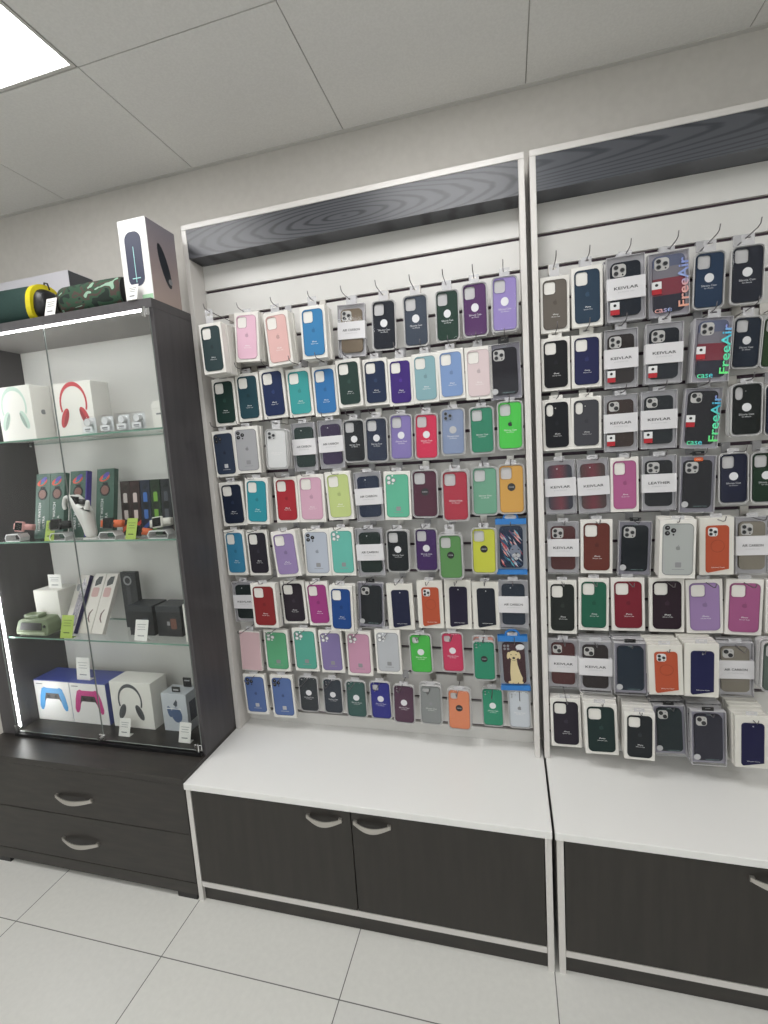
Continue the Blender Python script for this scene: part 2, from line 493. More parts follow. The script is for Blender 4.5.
base_unit(1.2135, 'white-topped low cabinet with dark wood doors under the right rack', (.5265, .671))

ZG = [2.289 - 0.099 * k for k in range(19)]
def rack(x0, w, label, hx):
    Z0 = 0.4545; ZT = 2.400; F = .326
    t = thing('display_rack', label, 'display rack', (x0, 0, 0), 'white slatwall display racks')
    for a in (0, w - .018):
        part('side_panel', MB().box(a, a + .018, F, WY - .001, Z0, ZT - .0185, bev=.0008), WHITE_EDGE, t)
    part('top_panel', MB().box(0, w, F, WY - .001, ZT - .018, ZT, bev=.0008), WHITE_EDGE, t)
    h = part('header_board', MB().box(.0185, w - .0185, F + .002, .4045, 2.283, ZT - .0185), HEADER2 if hx else HEADER, t)
    s = MB(); yb = .408; g = .0055
    edges = [Z0] + sorted(ZG)
    for i in range(len(edges)):
        lo = edges[i] + (g if i else 0); hi = (edges[i + 1] - g) if i + 1 < len(edges) else ZT - .0185
        s.box(.0185, w - .0185, yb, yb + .012, lo, hi)
    part('slatwall', s, SLAT, t)
    part('slatwall_core', MB().box(.0185, w - .0185, yb + .0122, yb + .024, Z0, ZT - .0185), GROOVE, t)
    return t
rack(0.0, 1.191, 'white slatwall rack with grained charcoal header, left of the two', 0)
rack(1.2055, 1.196, 'white slatwall rack with grained charcoal header, cut by right photo edge', 1)

# dark drawer chest
t = thing('drawer_chest', 'low dark wood chest with two wide drawers under the glass cabinet', 'chest of drawers', (-.99, 0, 0))
part('carcass', MB().box(0, .986, .018, WY - .002, .058, .444), WOOD, t)
part('top_panel', MB().box(-.002, .9865, -.003, WY - .002, .445, .470, bev=.001), WOOD, t)
part('plinth', MB().box(.03, .96, .02, .05, .018, .058), WOOD, t)
for a in (.03, .902):
    part('foot', MB().box(a, a + .08, .0, .08, 0, .018).box(a, a + .08, .36, .43, 0, .018), BLACK, t)
part('bottom_skirt', MB().box(.0, .986, .0, .0175, .0185, .064), WOOD, t)
for z0, z1 in ((.066, .2535), (.256, .4435)):
    d = part('drawer', MB().box(.001, .985, .0, .0175, z0, z1, bev=.001), WOOD, t)
    bow_handle(d, .493, 0, .149 + .006 if z0 < .1 else .328 + .006, .165)

# glass display cabinet
GX0, GX1, GF, GB = -.918, -.0015, .128, .42
Z0 = .4705; ZT = 2.096
t = thing('glass_cabinet', 'tall dark wood display cabinet with glass doors and glass shelves', 'display cabinet', (GX0, GF, Z0))
GC = t
def P(mb): # world coords -> local of the cabinet
    mb.v = [(x - GX0, y - GF, z - Z0) for x, y, z in mb.v]; return mb
part('side_panel', P(MB().box(GX0 - .072, GX0 + .018, GF, GB, Z0, ZT - .0305)), WOODV, t)
part('side_panel', P(MB().box(GX1 - .018, GX1, GF, GB, Z0, ZT - .0305)), WOODV, t)
part('top_panel', P(MB().box(GX0 - .074, GX1, GF - .004, GB, ZT - .030, ZT, bev=.001)), WOODV, t)
part('brightened_underside', P(MB().box(GX0 + .0185, GX1 - .0185, .146, .387, ZT - .0325, ZT - .0303)), mat('underside_grey', '9a9694', .5), t)  # grey sheet added to brighten the underside of the dark top
part('bottom_panel', P(MB().box(GX0 + .0185, GX1 - .0185, GF, GB, Z0, Z0 + .018)), WOOD, t)
part('back_panel', P(MB().box(GX0 + .0185, GX1 - .0185, .388, .394, Z0 + .0185, ZT - .0310)), SLAT, t)
SH = (1.678, 1.285, .890)
for z in SH:
    s = MB(); x0, x1, y0, y1 = GX0 + .0190, GX1 - .0190, .150, .386
    s.add([(x0, y0, z), (x1, y0, z), (x1, y1, z), (x0, y1, z)], [[0, 1, 2, 3]], GLASS)
    s.add([(x0, y0, z - .006), (x1, y0, z - .006), (x1, y1, z - .006), (x0, y1, z - .006)], [[3, 2, 1, 0]], GLASS)
    s.add([(x0, y0, z - .006), (x1, y0, z - .006), (x1, y0, z), (x0, y0, z)], [[0, 1, 2, 3]], GLASS_EDGE)
    s.add([(x0, y1, z - .006), (x1, y1, z - .006), (x1, y1, z), (x0, y1, z)], [[3, 2, 1, 0]], GLASS_EDGE)
    sh = part('glass_shelf', P(s), None, t)
    for px, py in ((x0 + .006, .19), (x1 - .006, .19), (x0 + .006, .36), (x1 - .006, .36)):
        part('shelf_pin', P(MB().box(px - .0055, px + .0055, py - .005, py + .005, z - .014, z - .0065)), CHROME, t)
for k, (x0, x1) in enumerate(((GX0 + .012, -.4605), (-.4575, GX1 - .012))):
    g = MB(); g.add([(x0, GF - .006, Z0 + .02), (x1, GF - .006, Z0 + .02), (x1, GF - .006, ZT - .03), (x0, GF - .006, ZT - .03)], [[0, 1, 2, 3]], GLASS)
    g.add([(x0, GF - .002, Z0 + .02), (x1, GF - .002, Z0 + .02), (x1, GF - .002, ZT - .03), (x0, GF - .002, ZT - .03)], [[3, 2, 1, 0]], GLASS)
    for xe in (x0, x1):
        g.add([(xe, GF - .006, Z0 + .02), (xe, GF - .002, Z0 + .02), (xe, GF - .002, ZT - .03), (xe, GF - .006, ZT - .03)], [[0, 1, 2, 3]], DOOR_EDGE)
    g.add([(x0, GF - .006, Z0 + .02), (x1, GF - .006, Z0 + .02), (x1, GF - .002, Z0 + .02), (x0, GF - .002, Z0 + .02)], [[0, 1, 2, 3]], DOOR_EDGE)
    d = part('glass_door', P(g), None, t)
    hx = x0 + .012 if k == 0 else x1 - .012
    for z in (Z0 + .034, ZT - .044):
        part('hinge', P(MB().box(hx - .016, hx + .016, GF - .010, GF - .0065, z - .012, z + .012, bev=.002).tube([(hx, GF - .011, z - .016), (hx, GF - .011, z + .016)], .004, seg=8)), CHROME, d)
part('door_rail', P(MB().box(GX0 + .012, GX1 - .012, GF - .014, GF - .0005, Z0 + .0005, Z0 + .012)), BLACK, t)
part('door_seal', P(MB().box(-.4600, -.4580, GF - .0055, GF - .002, Z0 + .03, ZT - .05)), mat('dark_seal', '3a3a3c', .5, k=1), t)
lk = MB().box(-.475, -.443, GF - .013, GF - .0065, Z0 + .021, Z0 + .048, bev=.003)
lk.tube([(-.459, GF - .026, Z0 + .036), (-.459, GF - .013, Z0 + .036)], .008, seg=10).tube([(-.470, GF - .020, Z0 + .030), (-.446, GF - .020, Z0 + .044)], .0035, seg=6)
part('lock', P(lk), CHROME, t)
ls = part('led_strip', P(MB().box(GX0 + .04, GX1 - .045, .130, .135, ZT - .0355, ZT - .0315)), LED, t); ls['label'] = 'glowing white strip under the cabinet top'
ls = part('led_strip', P(MB().box(GX0 + .0185, GX0 + .0215, .131, .138, Z0 + .03, ZT - .06)), LED, t); ls['label'] = 'glowing white strip up the left side'

# ------------------------------------------------------------------ phone case packs
CW, CH, CD = .094, .173, .016       # card box
SW, SHH, SD = .082, .155, .014      # rounded clear shell
def lenses(kind, x0, z1, s, plate_m=True):
    """camera block: (plate mesh, lens mesh)"""
    pl = MB(); ln = MB(); fl_ = MB()
    if kind == 3:
        pl.plate([rr(x0, x0 + s, z1 - s, z1, s * .28)], -.0012, 0)
        for cx, cz in ((.27, .73), (.27, .27), (.73, .50)):
            ln.plate([circ(x0 + cx * s, z1 - s + cz * s, s * .19, 14)], -.0028, -.0012, BLACKP)
            ln.plate([circ(x0 + cx * s, z1 - s + cz * s, s * .19, 14), circ(x0 + cx * s, z1 - s + cz * s, s * .155, 14)[::-1]], -.0032, -.0028, GREYP)
        ln.plate([circ(x0 + .75 * s, z1 - s + .16 * s, s * .07, 8)], -.0016, -.0012, BLACKP)
    elif kind == 2:
        pl.plate([rr(x0, x0 + s, z1 - s, z1, s * .28)], -.0012, 0)
        for cx, cz in ((.3, .7), (.7, .3)):
            ln.plate([circ(x0 + cx * s, z1 - s + cz * s, s * .22, 14)], -.0028, -.0012, BLACKP)
        ln.plate([circ(x0 + .75 * s, z1 - s + .75 * s, s * .06, 8)], -.0016, -.0012, GREYP)
    return pl, ln
PROTO = {}
def hole(kind, x0, x1, z0, z1):
    w = x1 - x0; h = z1 - z0
    if kind == 'q': return [rr(x0 + .055 * w, x0 + .52 * w, z1 - .285 * h, z1 - .035 * h, .11 * w)[::-1]]
    if kind == 's': return [rr(x0 + .09 * w, x0 + .42 * w, z1 - .225 * h, z1 - .055 * h, .10 * w)[::-1]]
    if kind == 'p': return [rr(x0 + .07 * w, x0 + .36 * w, z1 - .30 * h, z1 - .045 * h, .14 * w)[::-1], circ(x0 + .46 * w, z1 - .13 * h, .03 * w, 8)[::-1]]
    if kind == 'h': return [rr(x0 + .09 * w, x0 + .46 * w, z1 - .16 * h, z1 - .055 * h, .08 * w)[::-1]]
    if kind == 'l': return [circ(x0 + .14 * w, z1 - .075 * h, .05 * w, 10)[::-1], circ(x0 + .14 * w, z1 - .15 * h, .05 * w, 10)[::-1], circ(x0 + .32 * w, z1 - .085 * h, .035 * w, 8)[::-1]]
    if kind == 'n': return [circ(x0 + .13 * w, z1 - .065 * h, .055 * w, 10)[::-1]]
    return []
def logo_mesh(cx, cz, s, y):
    m = MB(); a, l = apple(cx, cz, s)
    m.plate([a], y - .0003, y); m.plate([l], y - .0003, y)
    return m
def get(key, fn):
    if key not in PROTO: PROTO[key] = fn()
    return PROTO[key]
def shade(h, k):
    return ''.join('%02x' % max(0, min(255, int(int(h[i:i + 2], 16) * k + (12 if k > 1 else 0)))) for i in (0, 2, 4))
def opart(name, me, m, parent):
    """part sharing a mesh, with a material of its own"""
    if len(me.materials) == 0: me.materials.append(None)
    o = link(name, me, parent)
    if m is not None:
        o.material_slots[0].link = 'OBJECT'; o.material_slots[0].material = m
    return o

def tab(t, top, hookz, kind, sc):
    hgt = hookz + .008 - top
    me = get('tab_' + kind, lambda: MB().plate([rr(-.016, .016, 0, 1, .003, 2), rr(-.007, .007, .55, .72, .002, 2)[::-1]], .004, .0046).mesh('hang_tab') if kind != 'card'
             else MB().plate([rr(-.022, .022, 0, 1, .004, 3), rr(-.010, .010, .45, .62, .002, 2)[::-1]], .004, .005).mesh('hang_tab'))
    o = opart('hang_tab', me, {'clear': FROST, 'card': CARD, 'black': BLACK}[kind], t)
    o.location = (0, 0, top / 1.0 * 0 + sc); o.scale = (1, 1, max(.012, hgt))
    return o

def make_pack(kind, hexc, opt, front=True):
    """returns parts list builder for one pack; called with the root"""
    def build(t):
        cm = case_mat(hexc)
        if kind in ('box', 'phone', 'cut'):
            me = get('carton', lambda: MB().box(-CW / 2, CW / 2, 0, CD, 0, CH, bev=.0008).mesh('carton'))
            opart('carton', me, CREAM if kind == 'cut' or opt.get('cream') else CARD, t)
            if not front: return
        if kind == 'box':
            x0, x1, z0, z1 = -.0385, .0385, .010, .162
            if opt.get('plain'):
                x0, x1, z0, z1 = -.0455, .0455, .003, .170
                me = get('plainface', lambda: MB().plate([rr(x0, x1, z0, z1, .004)], -.0008, 0).mesh('printed_face'))
                opart('printed_face', me, cm, t); return
            hk = opt.get('cam', 'q')
            def f():
                m = MB(); m.plate([rr(x0, x1, z0, z1, .014)] + hole(hk, x0, x1, z0, z1), -.0018, 0); return m.mesh('phone_case')
            opart('phone_case', get('boxcase' + hk, f), cm, t)
            def fr():
                m = MB(); w = .0012
                o1 = rr(x0, x1, z0, z1, .014); o2 = rr(x0 + w, x1 - w, z0 + w, z1 - w, .013)
                m.plate([o1, o2[::-1]], -.0024, -.0018)
                hs = hole(hk, x0, x1, z0, z1)[0][::-1]
                cx = sum(p[0] for p in hs) / len(hs); cz = sum(p[1] for p in hs) / len(hs)
                big = [(cx + (p[0] - cx) * 1.07, cz + (p[1] - cz) * 1.06) for p in hs]
                m.plate([big, hs[::-1]], -.0024, -.0018)
                return m.mesh('case_rim')
            opart('case_rim', get('boxrim' + hk, fr), case_mat(shade(hexc, .82)), t)
            dk = luma(hexc)
            opart('emblem', get('boxlogo', lambda: logo_mesh(.001, .092, .0135, -.0018).mesh('emblem')), case_mat(shade(hexc, .88 if dk > 60 else 1.12)), t)
            pm = WHITEP if dk < 150 else LIGHTP
            if dk > 150: pm = mat('soft_print', 'e8e4e2', .6, k=1)
            text('iPhone', pm, .017, (.002, -.002, .056), t, bold=.01)
            text('Silicone Case', pm, .027, (.002, -.002, .049), t)
        elif kind == 'phone':
            x0, x1, z0, z1 = -.040, .040, .010, .162
            opart('printed_phone', get('printphone', lambda: MB().plate([rr(x0, x1, z0, z1, .013)], -.001, 0).mesh('printed_phone')), cm, t)
            opart('phone_outline', get('printrim', lambda: MB().plate([rr(x0, x1, z0, z1, .013), rr(x0 + .0018, x1 - .0018, z0 + .0018, z1 - .0018, .0115)[::-1]], -.0014, -.001).mesh('phone_outline')), case_mat(shade(hexc, .8)), t)
            ring = opt.get('ring')
            def f():
                m = MB(); q = .0065 if ring else .0068
                for cx, cz in ((-.028, .150), (-.028, .134), (-.012, .142)):
                    if ring:
                        m.plate([circ(cx, cz, .0078, 16), circ(cx, cz, .0058, 16)[::-1]], -.002, -.001, GREYP)
                        m.plate([circ(cx, cz, .0058, 16)], -.0016, -.001, WHITEP)
                    else:
                        m.plate([circ(cx, cz, .0068, 16)], -.0024, -.001, BLACKP)
                        m.plate([circ(cx + .001, cz + .001, .0020, 8)], -.0026, -.0024, GREYP)
                if ring: m.plate([circ(-.015, .158, .003, 8)], -.0016, -.001, WHITEP); m.plate([circ(-.015, .130, .003, 8)], -.0016, -.001, WHITEP)
                else: m.plate([circ(-.012, .1295, .0026, 8)], -.0016, -.001, BLACKP)
                return m.mesh('printed_lenses')
            opart('printed_lenses', get('plens%s' % bool(ring), f), None, t)
            if not ring: opart('emblem', get('phlogo', lambda: logo_mesh(.001, .090, .012, -.001).mesh('emblem')), case_mat(shade(hexc, .8)), t)
            def e():
                m = MB(); c = GREYP if luma(hexc) > 130 else LIGHTP
                m.plate([rr(-.006, .010, .033, .048, .002)], -.0014, -.001)
                m.box(-.014, .018, -.0013, -.001, .026, .0275)
                return m.mesh('printed_mark')
            opart('printed_mark', get('phmark', e), GREYP if luma(hexc) > 125 else LIGHTP, t)
        elif kind == 'cut':
            x0, x1, z0, z1 = -.030, .033, .006, .150
            def f():
                L = rr(x0, x1, z0, z1, .010)
                L = [(x, max(z, z0 + (x - x0) * .20)) for x, z in L]
                out = [L]
                return MB().plate(out, -.0022, 0).mesh('phone_case')
            opart('phone_case', get('cutcase', f), cm, t)
            if opt.get('lens'):
                pl, ln = get('cutlens', lambda: (lambda a: (a[0].mesh('camera_block'), a[1].mesh('camera_lens')))(lenses(3, x0 + .006, z1 - .006, .026)))
                a = opart('camera_block', pl, WHITEP, t); a.location = (0, -.0022, 0)
                b_ = opart('camera_lens', ln, None, t); b_.location = (0, -.0022, 0)
                opart('magnet_ring', get('mring', lambda: MB().plate([circ(.002, .088, .019, 28), circ(.002, .088, .0175, 28)[::-1]], -.0026, -.0022).mesh('magnet_ring')), case_mat(shade(hexc, .85)), t)
            else:
                opart('camera_dot', get('camdot', lambda: MB().plate([circ(.002, z1 - .010, .0022, 10)], -.0026, -.0022).mesh('camera_dot')), LIGHTP, t)
            text('Silicone Case', WHITEP, .036, (.003, -.0026, .0235), t, height=.0034)
        elif kind == 'clam':
            def tr():
                m = MB()
                m.plate([rr(-SW / 2, SW / 2, 0, SHH, .014)], .0035, .0060)
                m.plate([rr(-SW / 2, SW / 2, 0, SHH, .014), rr(-SW / 2 + .0022, SW / 2 - .0022, .0022, SHH - .0022, .012)[::-1]], -.001, .0034)
                m.plate([rr(-SW / 2 + .002, SW / 2 - .002, .002, SHH - .002, .013)], .0062, SD)
                return m.mesh('shell_tray')
            opart('shell_tray', get('tray', tr), TRAY, t)
            if not front: return
            x0, x1, z0, z1 = -.0362, .0362, .0052, SHH - .0050
            hk = opt.get('cam', 'q') if not opt.get('lens') else 'x'
            opart('phone_case', get('clamcase' + hk, lambda: MB().plate([rr(x0, x1, z0, z1, .012)] + hole(hk, x0, x1, z0, z1), .0002, .0032).mesh('phone_case')), cm, t)
            def fr():
                m = MB(); w = .0014
                m.plate([rr(x0, x1, z0, z1, .012), rr(x0 + w, x1 - w, z0 + w, z1 - w, .011)[::-1]], -.0008, .0002)
                for hs in hole(hk, x0, x1, z0, z1)[:1]:
                    hs = hs[::-1]
                    cx = sum(p[0] for p in hs) / len(hs); cz = sum(p[1] for p in hs) / len(hs)
                    m.plate([[(cx + (p[0] - cx) * 1.08, cz + (p[1] - cz) * 1.07) for p in hs], hs[::-1]], -.0008, .0002)
                return m.mesh('case_rim')
            opart('case_rim', get('clamrim' + hk, fr), case_mat(shade(hexc, .84)), t)
            if opt.get('lens'):
                pl, ln = get('clamlens', lambda: (lambda a: (a[0].mesh('camera_block'), a[1].mesh('camera_lens')))(lenses(3, x0 + .004, z1 - .004, .032)))
                a = opart('camera_block', pl, case_mat(shade(hexc, .95)), t); b_ = opart('camera_lens', ln, None, t)
                a.location = b_.location = (0, .0002, 0)
            dk = luma(hexc)
            d = opt.get('disc')
            if d:
                dm = {'w': WHITEP, 'k': BLACKP, 'c': TRAY}[d]
                o = opart('sticker' , get('disc', lambda: MB().plate([circ(.0, .084, .0122, 24)], -.0004, .0002).mesh('round_sticker')), dm, t)
                o.name = 'round_sticker'
                if d == 'k': text('case', LIGHTP, .016, (0, -.0006, .084), t)
            elif opt.get('apple'):
                opart('emblem', get('clamlogo', lambda: logo_mesh(0, .082, .014, .0002).mesh('emblem')), BLACKP if opt['apple'] == 'k' and dk > 110 and hexc.startswith('3b') else GREYP, t)
            pm = WHITEP if dk < 120 else mat('soft_print', 'e8e4e2', .6, k=1)
            if d != 'k':
                text('Silicone Case', pm, .040, (0, 0, .0635), t)
                text('for iPhone', pm, .024, (0, 0, .0565), t)
            def cv():
                m = MB(); o1 = rr(x0 - .001, x1 + .001, z0 - .001, z1 + .001, .012); o2 = rr(x0 + .001, x1 - .001, z0 + .001, z1 - .001, .011)
                n = len(o1)
                vs = [(p[0], -.0012, p[1]) for p in o1] + [(p[0], -.0034, p[1]) for p in o2]
                m.add(vs, [[i, (i + 1) % n, n + (i + 1) % n, n + i] for i in range(n)] + [[n + i for i in range(n)]])
                return m.mesh('clear_cover')
            opart('clear_cover', get('cover', cv), CLEAR, t)
        else:   # clear boxes: band, tech, free, art
            D = .019
            bk = {'tech': mat('mauve_back', '9a97a2', .5, k=1), 'free': mat('pearl_back', 'b4b0b8', .35, k=1)}.get(kind, GREYCARD)
            if kind == 'art': bk = mat('pale_back', 'a9aeb4', .5, k=1)
            if front: opart('back_card', get('backcard', lambda: MB().box(-CW / 2 + .001, CW / 2 - .001, D - .006, D - .004, .001, CH - .001).mesh('back_card')), bk, t)
            def sh():
                m = MB(); m.box(-CW / 2, CW / 2, 0, D, 0, CH); return m.mesh('clear_box')
            opart('clear_box', get('clearbox', sh), CLEAR, t)
            def ed():
                m = MB(); e = .0011
                for y in (-.0002, D - .001):
                    m.box(-CW / 2 - .0002, -CW / 2 + e, y, y + e, 0, CH); m.box(CW / 2 - e, CW / 2 + .0002, y, y + e, 0, CH)
                    m.box(-CW / 2, CW / 2, y, y + e, 0, e); m.box(-CW / 2, CW / 2, y, y + e, CH - e, CH + .0002)
                for x in (-CW / 2 - .0002, CW / 2 - e):
                    m.box(x, x + e, 0, D, 0, e); m.box(x, x + e, 0, D, CH - e, CH)
                m.box(-CW / 2 - .0001, -CW / 2 + .0003, 0.001, D - .001, .001, CH - .001)
                m.box(CW / 2 - .0003, CW / 2 + .0001, 0.001, D - .001, .001, CH - .001)
                m.box(-CW / 2 + .001, CW / 2 - .001, 0.001, D - .001, CH - .0006, CH + .0001)
                return m.mesh('box_edges')
            opart('box_edges', get('edges', ed), FROST, t)
            if not front: return
            if kind == 'band': x0, x1, z0, z1 = -.037, .037, .014, .158
            elif kind == 'tech': x0, x1, z0, z1 = -.037, .038, .014, .160
            elif kind == 'free': x0, x1, z0, z1 = -.036, .038, .012, .165
            else: x0, x1, z0, z1 = -.036, .036, .020, .150
            two = 'wine' in opt.get('desc', '')
            if kind == 'free' and 'striped' in opt.get('desc', ''):
                cmx = MATS.setdefault('freeramp', ramp_mat('banded_case', [(0, '1a1a2c'), (.30, '7a2c3a'), (.60, '77747c'), (.80, '5a6078')], 'Z', z0, z1, const=True))
            elif two:
                cmx = MATS.setdefault('two' + hexc, ramp_mat('two_tone_case', [(0, hexc), (.5, '6a1c2c'), (.85, hexc)], 'X', x0, x1))
            else: cmx = cm
            opart('phone_case', get('case' + kind, lambda: MB().plate([rr(x0, x1, z0, z1, .013)], .003, D - .0065).mesh('phone_case')), cmx, t)
            ln_ = opt.get('lens')
            if ln_ is None and kind == 'free': ln_ = 3
            if ln_ is None and kind == 'tech': ln_ = 3
            if kind == 'free' and 'black' in opt.get('desc', ''): ln_ = 2
            if ln_:
                pl, ln = get('blk%d' % ln_ + kind, lambda: (lambda a: (a[0].mesh('camera_block'), a[1].mesh('camera_lens')))(lenses(ln_, x0 + .004, z1 - .005, .034 if ln_ == 3 else .029)))
                a = opart('camera_block', pl, mat('pale_block', 'c2c0bc', .4, k=1) , t); b_ = opart('camera_lens', ln, None, t)
                a.location = b_.location = (0, .003, 0)
            if kind == 'band':
                bz0, bz1 = .058, .116
                opart('paper_band', get('band', lambda: MB().box(-CW / 2 - .0012, CW / 2 + .0012, -.0012, D + .0008, bz0, bz1, bev=.0006).mesh('paper_band')), mat('white_band', 'd8d6d8', .6, k=1), t)
                b2 = text(opt['txt'], BLACKP, .060, (0, -.0016, .088), t, height=.0078, bold=.01)
                text('protective case', LIGHTP, .040, (0, -.0016, .077), t)
                if not ln_: opart('camera_dot', get('bdot', lambda: MB().plate([circ(-.008, z1 - .012, .002, 8)], .0022, .003).mesh('camera_dot')), WHITEP, t)
            if kind == 'tech':
                opart('round_sticker', get('tsticker', lambda: MB().plate([circ(x0 + .004, z0 + .012, .0095, 20), ], -.0008, -.0002).mesh('round_sticker')), LIGHTP, t)
                text('case', case_mat('a8b8b8') if opt.get('top') != 'e87040' else WHITEP, .012, (.0, -.0008, CH - .010), t)
                if opt.get('top') == 'e87040':
                    opart('orange_label', get('olabel', lambda: MB().plate([rr(-.012, .012, CH - .016, CH - .005, .003)], -.0007, -.0002).mesh('orange_label')), ORANGE, t)
                text('MAGNETIC CASE', case_mat('8fb0b0'), .036, (.008, -.0008, z0 + .006), t)
            if kind == 'free':
                hk_ = [[(0, 'e8a890'), (.45, 'e0a8a8'), (.6, '98a8d8'), (1, '8898d8')], [(0, '70f080'), (.5, '60e8c0'), (.8, '50c8e8'), (1, 'a890e0')]][0 if 'top' in opt.get('where', '') else 1]
                holo = MATS.get('holo' + hk_[0][1]) or MATS.setdefault('holo' + hk_[0][1], ramp_mat('holographic_foil', hk_, 'X', -1.6, 1.6, rough=.3))
                o = text('FreeAir', holo, .132, (.033, -.0010, .086), t, rot=-PI / 2, height=.024, bold=.015)
                text('case', holo, .040, (-.014, -.0010, .016), t, height=.011, bold=.01)
            if opt.get('stk') or kind == 'free':
                zz = .018 if kind == 'band' else .062
                def st():
                    m = MB(); xx = -.040
                    m.box(xx, xx + .023, -.0008, -.0002, zz + .014, zz + .034, WHITEP)
                    m.plate([circ(xx + .0115, zz + .025, .004, 10)], -.0011, -.0008, BLACKP)
                    m.box(xx, xx + .023, -.0008, -.0002, zz, zz + .0135, RED)
                    return m.mesh('price_sticker')
                opart('warning_sticker', get('stk' + kind, st), None, t)
            if kind == 'art':
                blue = mat('blue_header', '2c78c0', .4)
                part('header_trim', MB().box(-CW / 2 - .0005, CW / 2 + .0005, -.0012, D + .0005, CH - .016, CH + .001), blue, t)
                part('bottom_trim', MB().box(-CW / 2 - .0005, CW / 2 + .0005, -.0012, D + .0005, -.001, .014), blue, t)
                hd = MB(); hd.ribbon([(.022 * math.cos(a), .017 * math.sin(a)) for a in [PI * i / 10 for i in range(11)]], .004, .006)
                o = part('carry_handle', hd, blue, t); o.location = (0, D / 2, CH + .001)
                Y = .003
                if 'dog' in opt.get('desc', ''):
                    cream = mat('cream_print', 'dccb9c', .6); body = MB()
                    body.plate([[(-.013, .024), (.022, .024), (.025, .038), (.018, .055), (.011, .080), (.009, .098), (-.009, .098), (-.012, .078), (-.014, .055)]], Y - .0006, Y)
                    body.plate([oval(.0, .112, .0165, .0145, 0)], Y - .0008, Y - .0002)
                    body.plate([oval(-.0170, .111, .0045, .0115, -.15)], Y - .001, Y - .0004); body.plate([oval(.0170, .111, .0045, .0115, .15)], Y - .001, Y - .0004)
                    for px in (-.014, .001, .018): body.plate([oval(px, .024, .008, .0045, 0)], Y - .0009, Y - .0003)
                    part('dog_print', body, cream, t)
                    fc = MB(); fc.plate([oval(0, .103, .0045, .0035, 0)], Y - .0016, Y - .0008)
                    for px in (-.008, .008): fc.plate([circ(px, .114, .0017, 8)], Y - .0016, Y - .0008)
                    fc.ribbon([(-.006, .097), (0, .094), (.006, .097)], .0006, .001); 
                    part('face_print', MB().add([(x, y if abs(y) > .001 else y + Y - .0013, z) for x, y, z in fc.v], fc.f), BLACKP, t)
                    part('speech_bubble_print', MB().plate([oval(.022, .138, .014, .009, .1)], Y - .0012, Y).plate([[(.010, .128), (.018, .131), (.014, .134)]], Y - .0012, Y), WHITEP, t)
                    ln2 = MB()
                    for px, pz in ((-.027, .142), (-.027, .132), (-.016, .142), (-.016, .132)): ln2.plate([circ(px, pz, .0040, 12)], Y - .001, Y)
                    part('camera_lens', ln2, GREYP, t)
                else:
                    R_ = random.Random(3); cols = ['c04050', '58a8b8', 'c8ccd4', '34406c', 'e8a098', '2a5878']
                    for ci, hx in enumerate(cols):
                        st = MB()
                        for k in range(13):
                            cx = -.030 + R_.random() * .055; cz = .030 + R_.random() * .10; L = .016 + R_.random() * .030; wd = .0010 + R_.random() * .002
                            a = -.9 + (R_.random() - .5) * .5
                            dx, dz = math.cos(a) * L / 2, math.sin(a) * L / 2; nx, nz = -math.sin(a) * wd, math.cos(a) * wd
                            q = [(cx - dx, cz - dz), (cx + nx, cz + nz), (cx + dx, cz + dz), (cx - nx, cz - nz)]
                            q = [(max(x0 + .001, min(x1 - .001, x)), max(z0 + .001, min(z1 - .001, z))) for x, z in q][::-1]
                            st.plate([q], Y - .0004 - ci * .0002, Y - ci * .0001)
                        part('colour_streaks', st, mat('streak_' + hx, hx, .4), t)
                    lion = MB()
                    lion.plate([[(.002, .052), (.014, .044), (.026, .050), (.030, .066), (.024, .084), (.014, .094), (.002, .088), (-.006, .074)]], Y - .0022, Y - .0014)
                    part('lion_face_print', lion, mat('grey_print_face', '7c8494', .5), t)
                    mz = MB(); mz.plate([oval(.009, .060, .007, .0055, .3)], Y - .003, Y - .0022); mz.plate([oval(.020, .060, .007, .0055, -.3)], Y - .003, Y - .0022)
                    mz.plate([oval(.014, .050, .006, .004, 0)], Y - .003, Y - .0022)
                    part('muzzle_print', mz, WHITEP, t)
                    ey = MB(); ey.plate([[(.011, .068), (.018, .068), (.0145, .063)][::-1]], Y - .0036, Y - .003)
                    for px in (.004, .022): ey.plate([oval(px, .078, .003, .0014, .2)], Y - .003, Y - .0022)
                    part('eyes_print', ey, BLACKP, t)
    return build
PHRASE = {'box': 'phone case in white card box', 'phone': 'phone pictured on white card box', 'clam': 'phone case in clear rounded shell',
          'band': 'case in clear box with white band', 'tech': 'case in clear box with black tab', 'free': 'phone case in shiny lettered clear box',
          'cut': 'case in tall white box', 'art': 'picture phone case in blue-trimmed clear box'}
NAME = {'box': 'boxed_phone_case', 'phone': 'boxed_phone_case', 'clam': 'phone_case_shell_pack', 'band': 'banded_phone_case_box', 'tech': 'clear_phone_case_box',
        'free': 'clear_phone_case_box', 'cut': 'boxed_phone_case', 'art': 'picture_phone_case_box'}
ORD = ['', 'top row', 'second row', 'third row', 'fourth row', 'fifth row', 'third lowest row', 'second lowest row', 'lowest row']
NTH = ['', 'second', 'third', 'fourth', 'fifth', 'sixth', 'seventh']
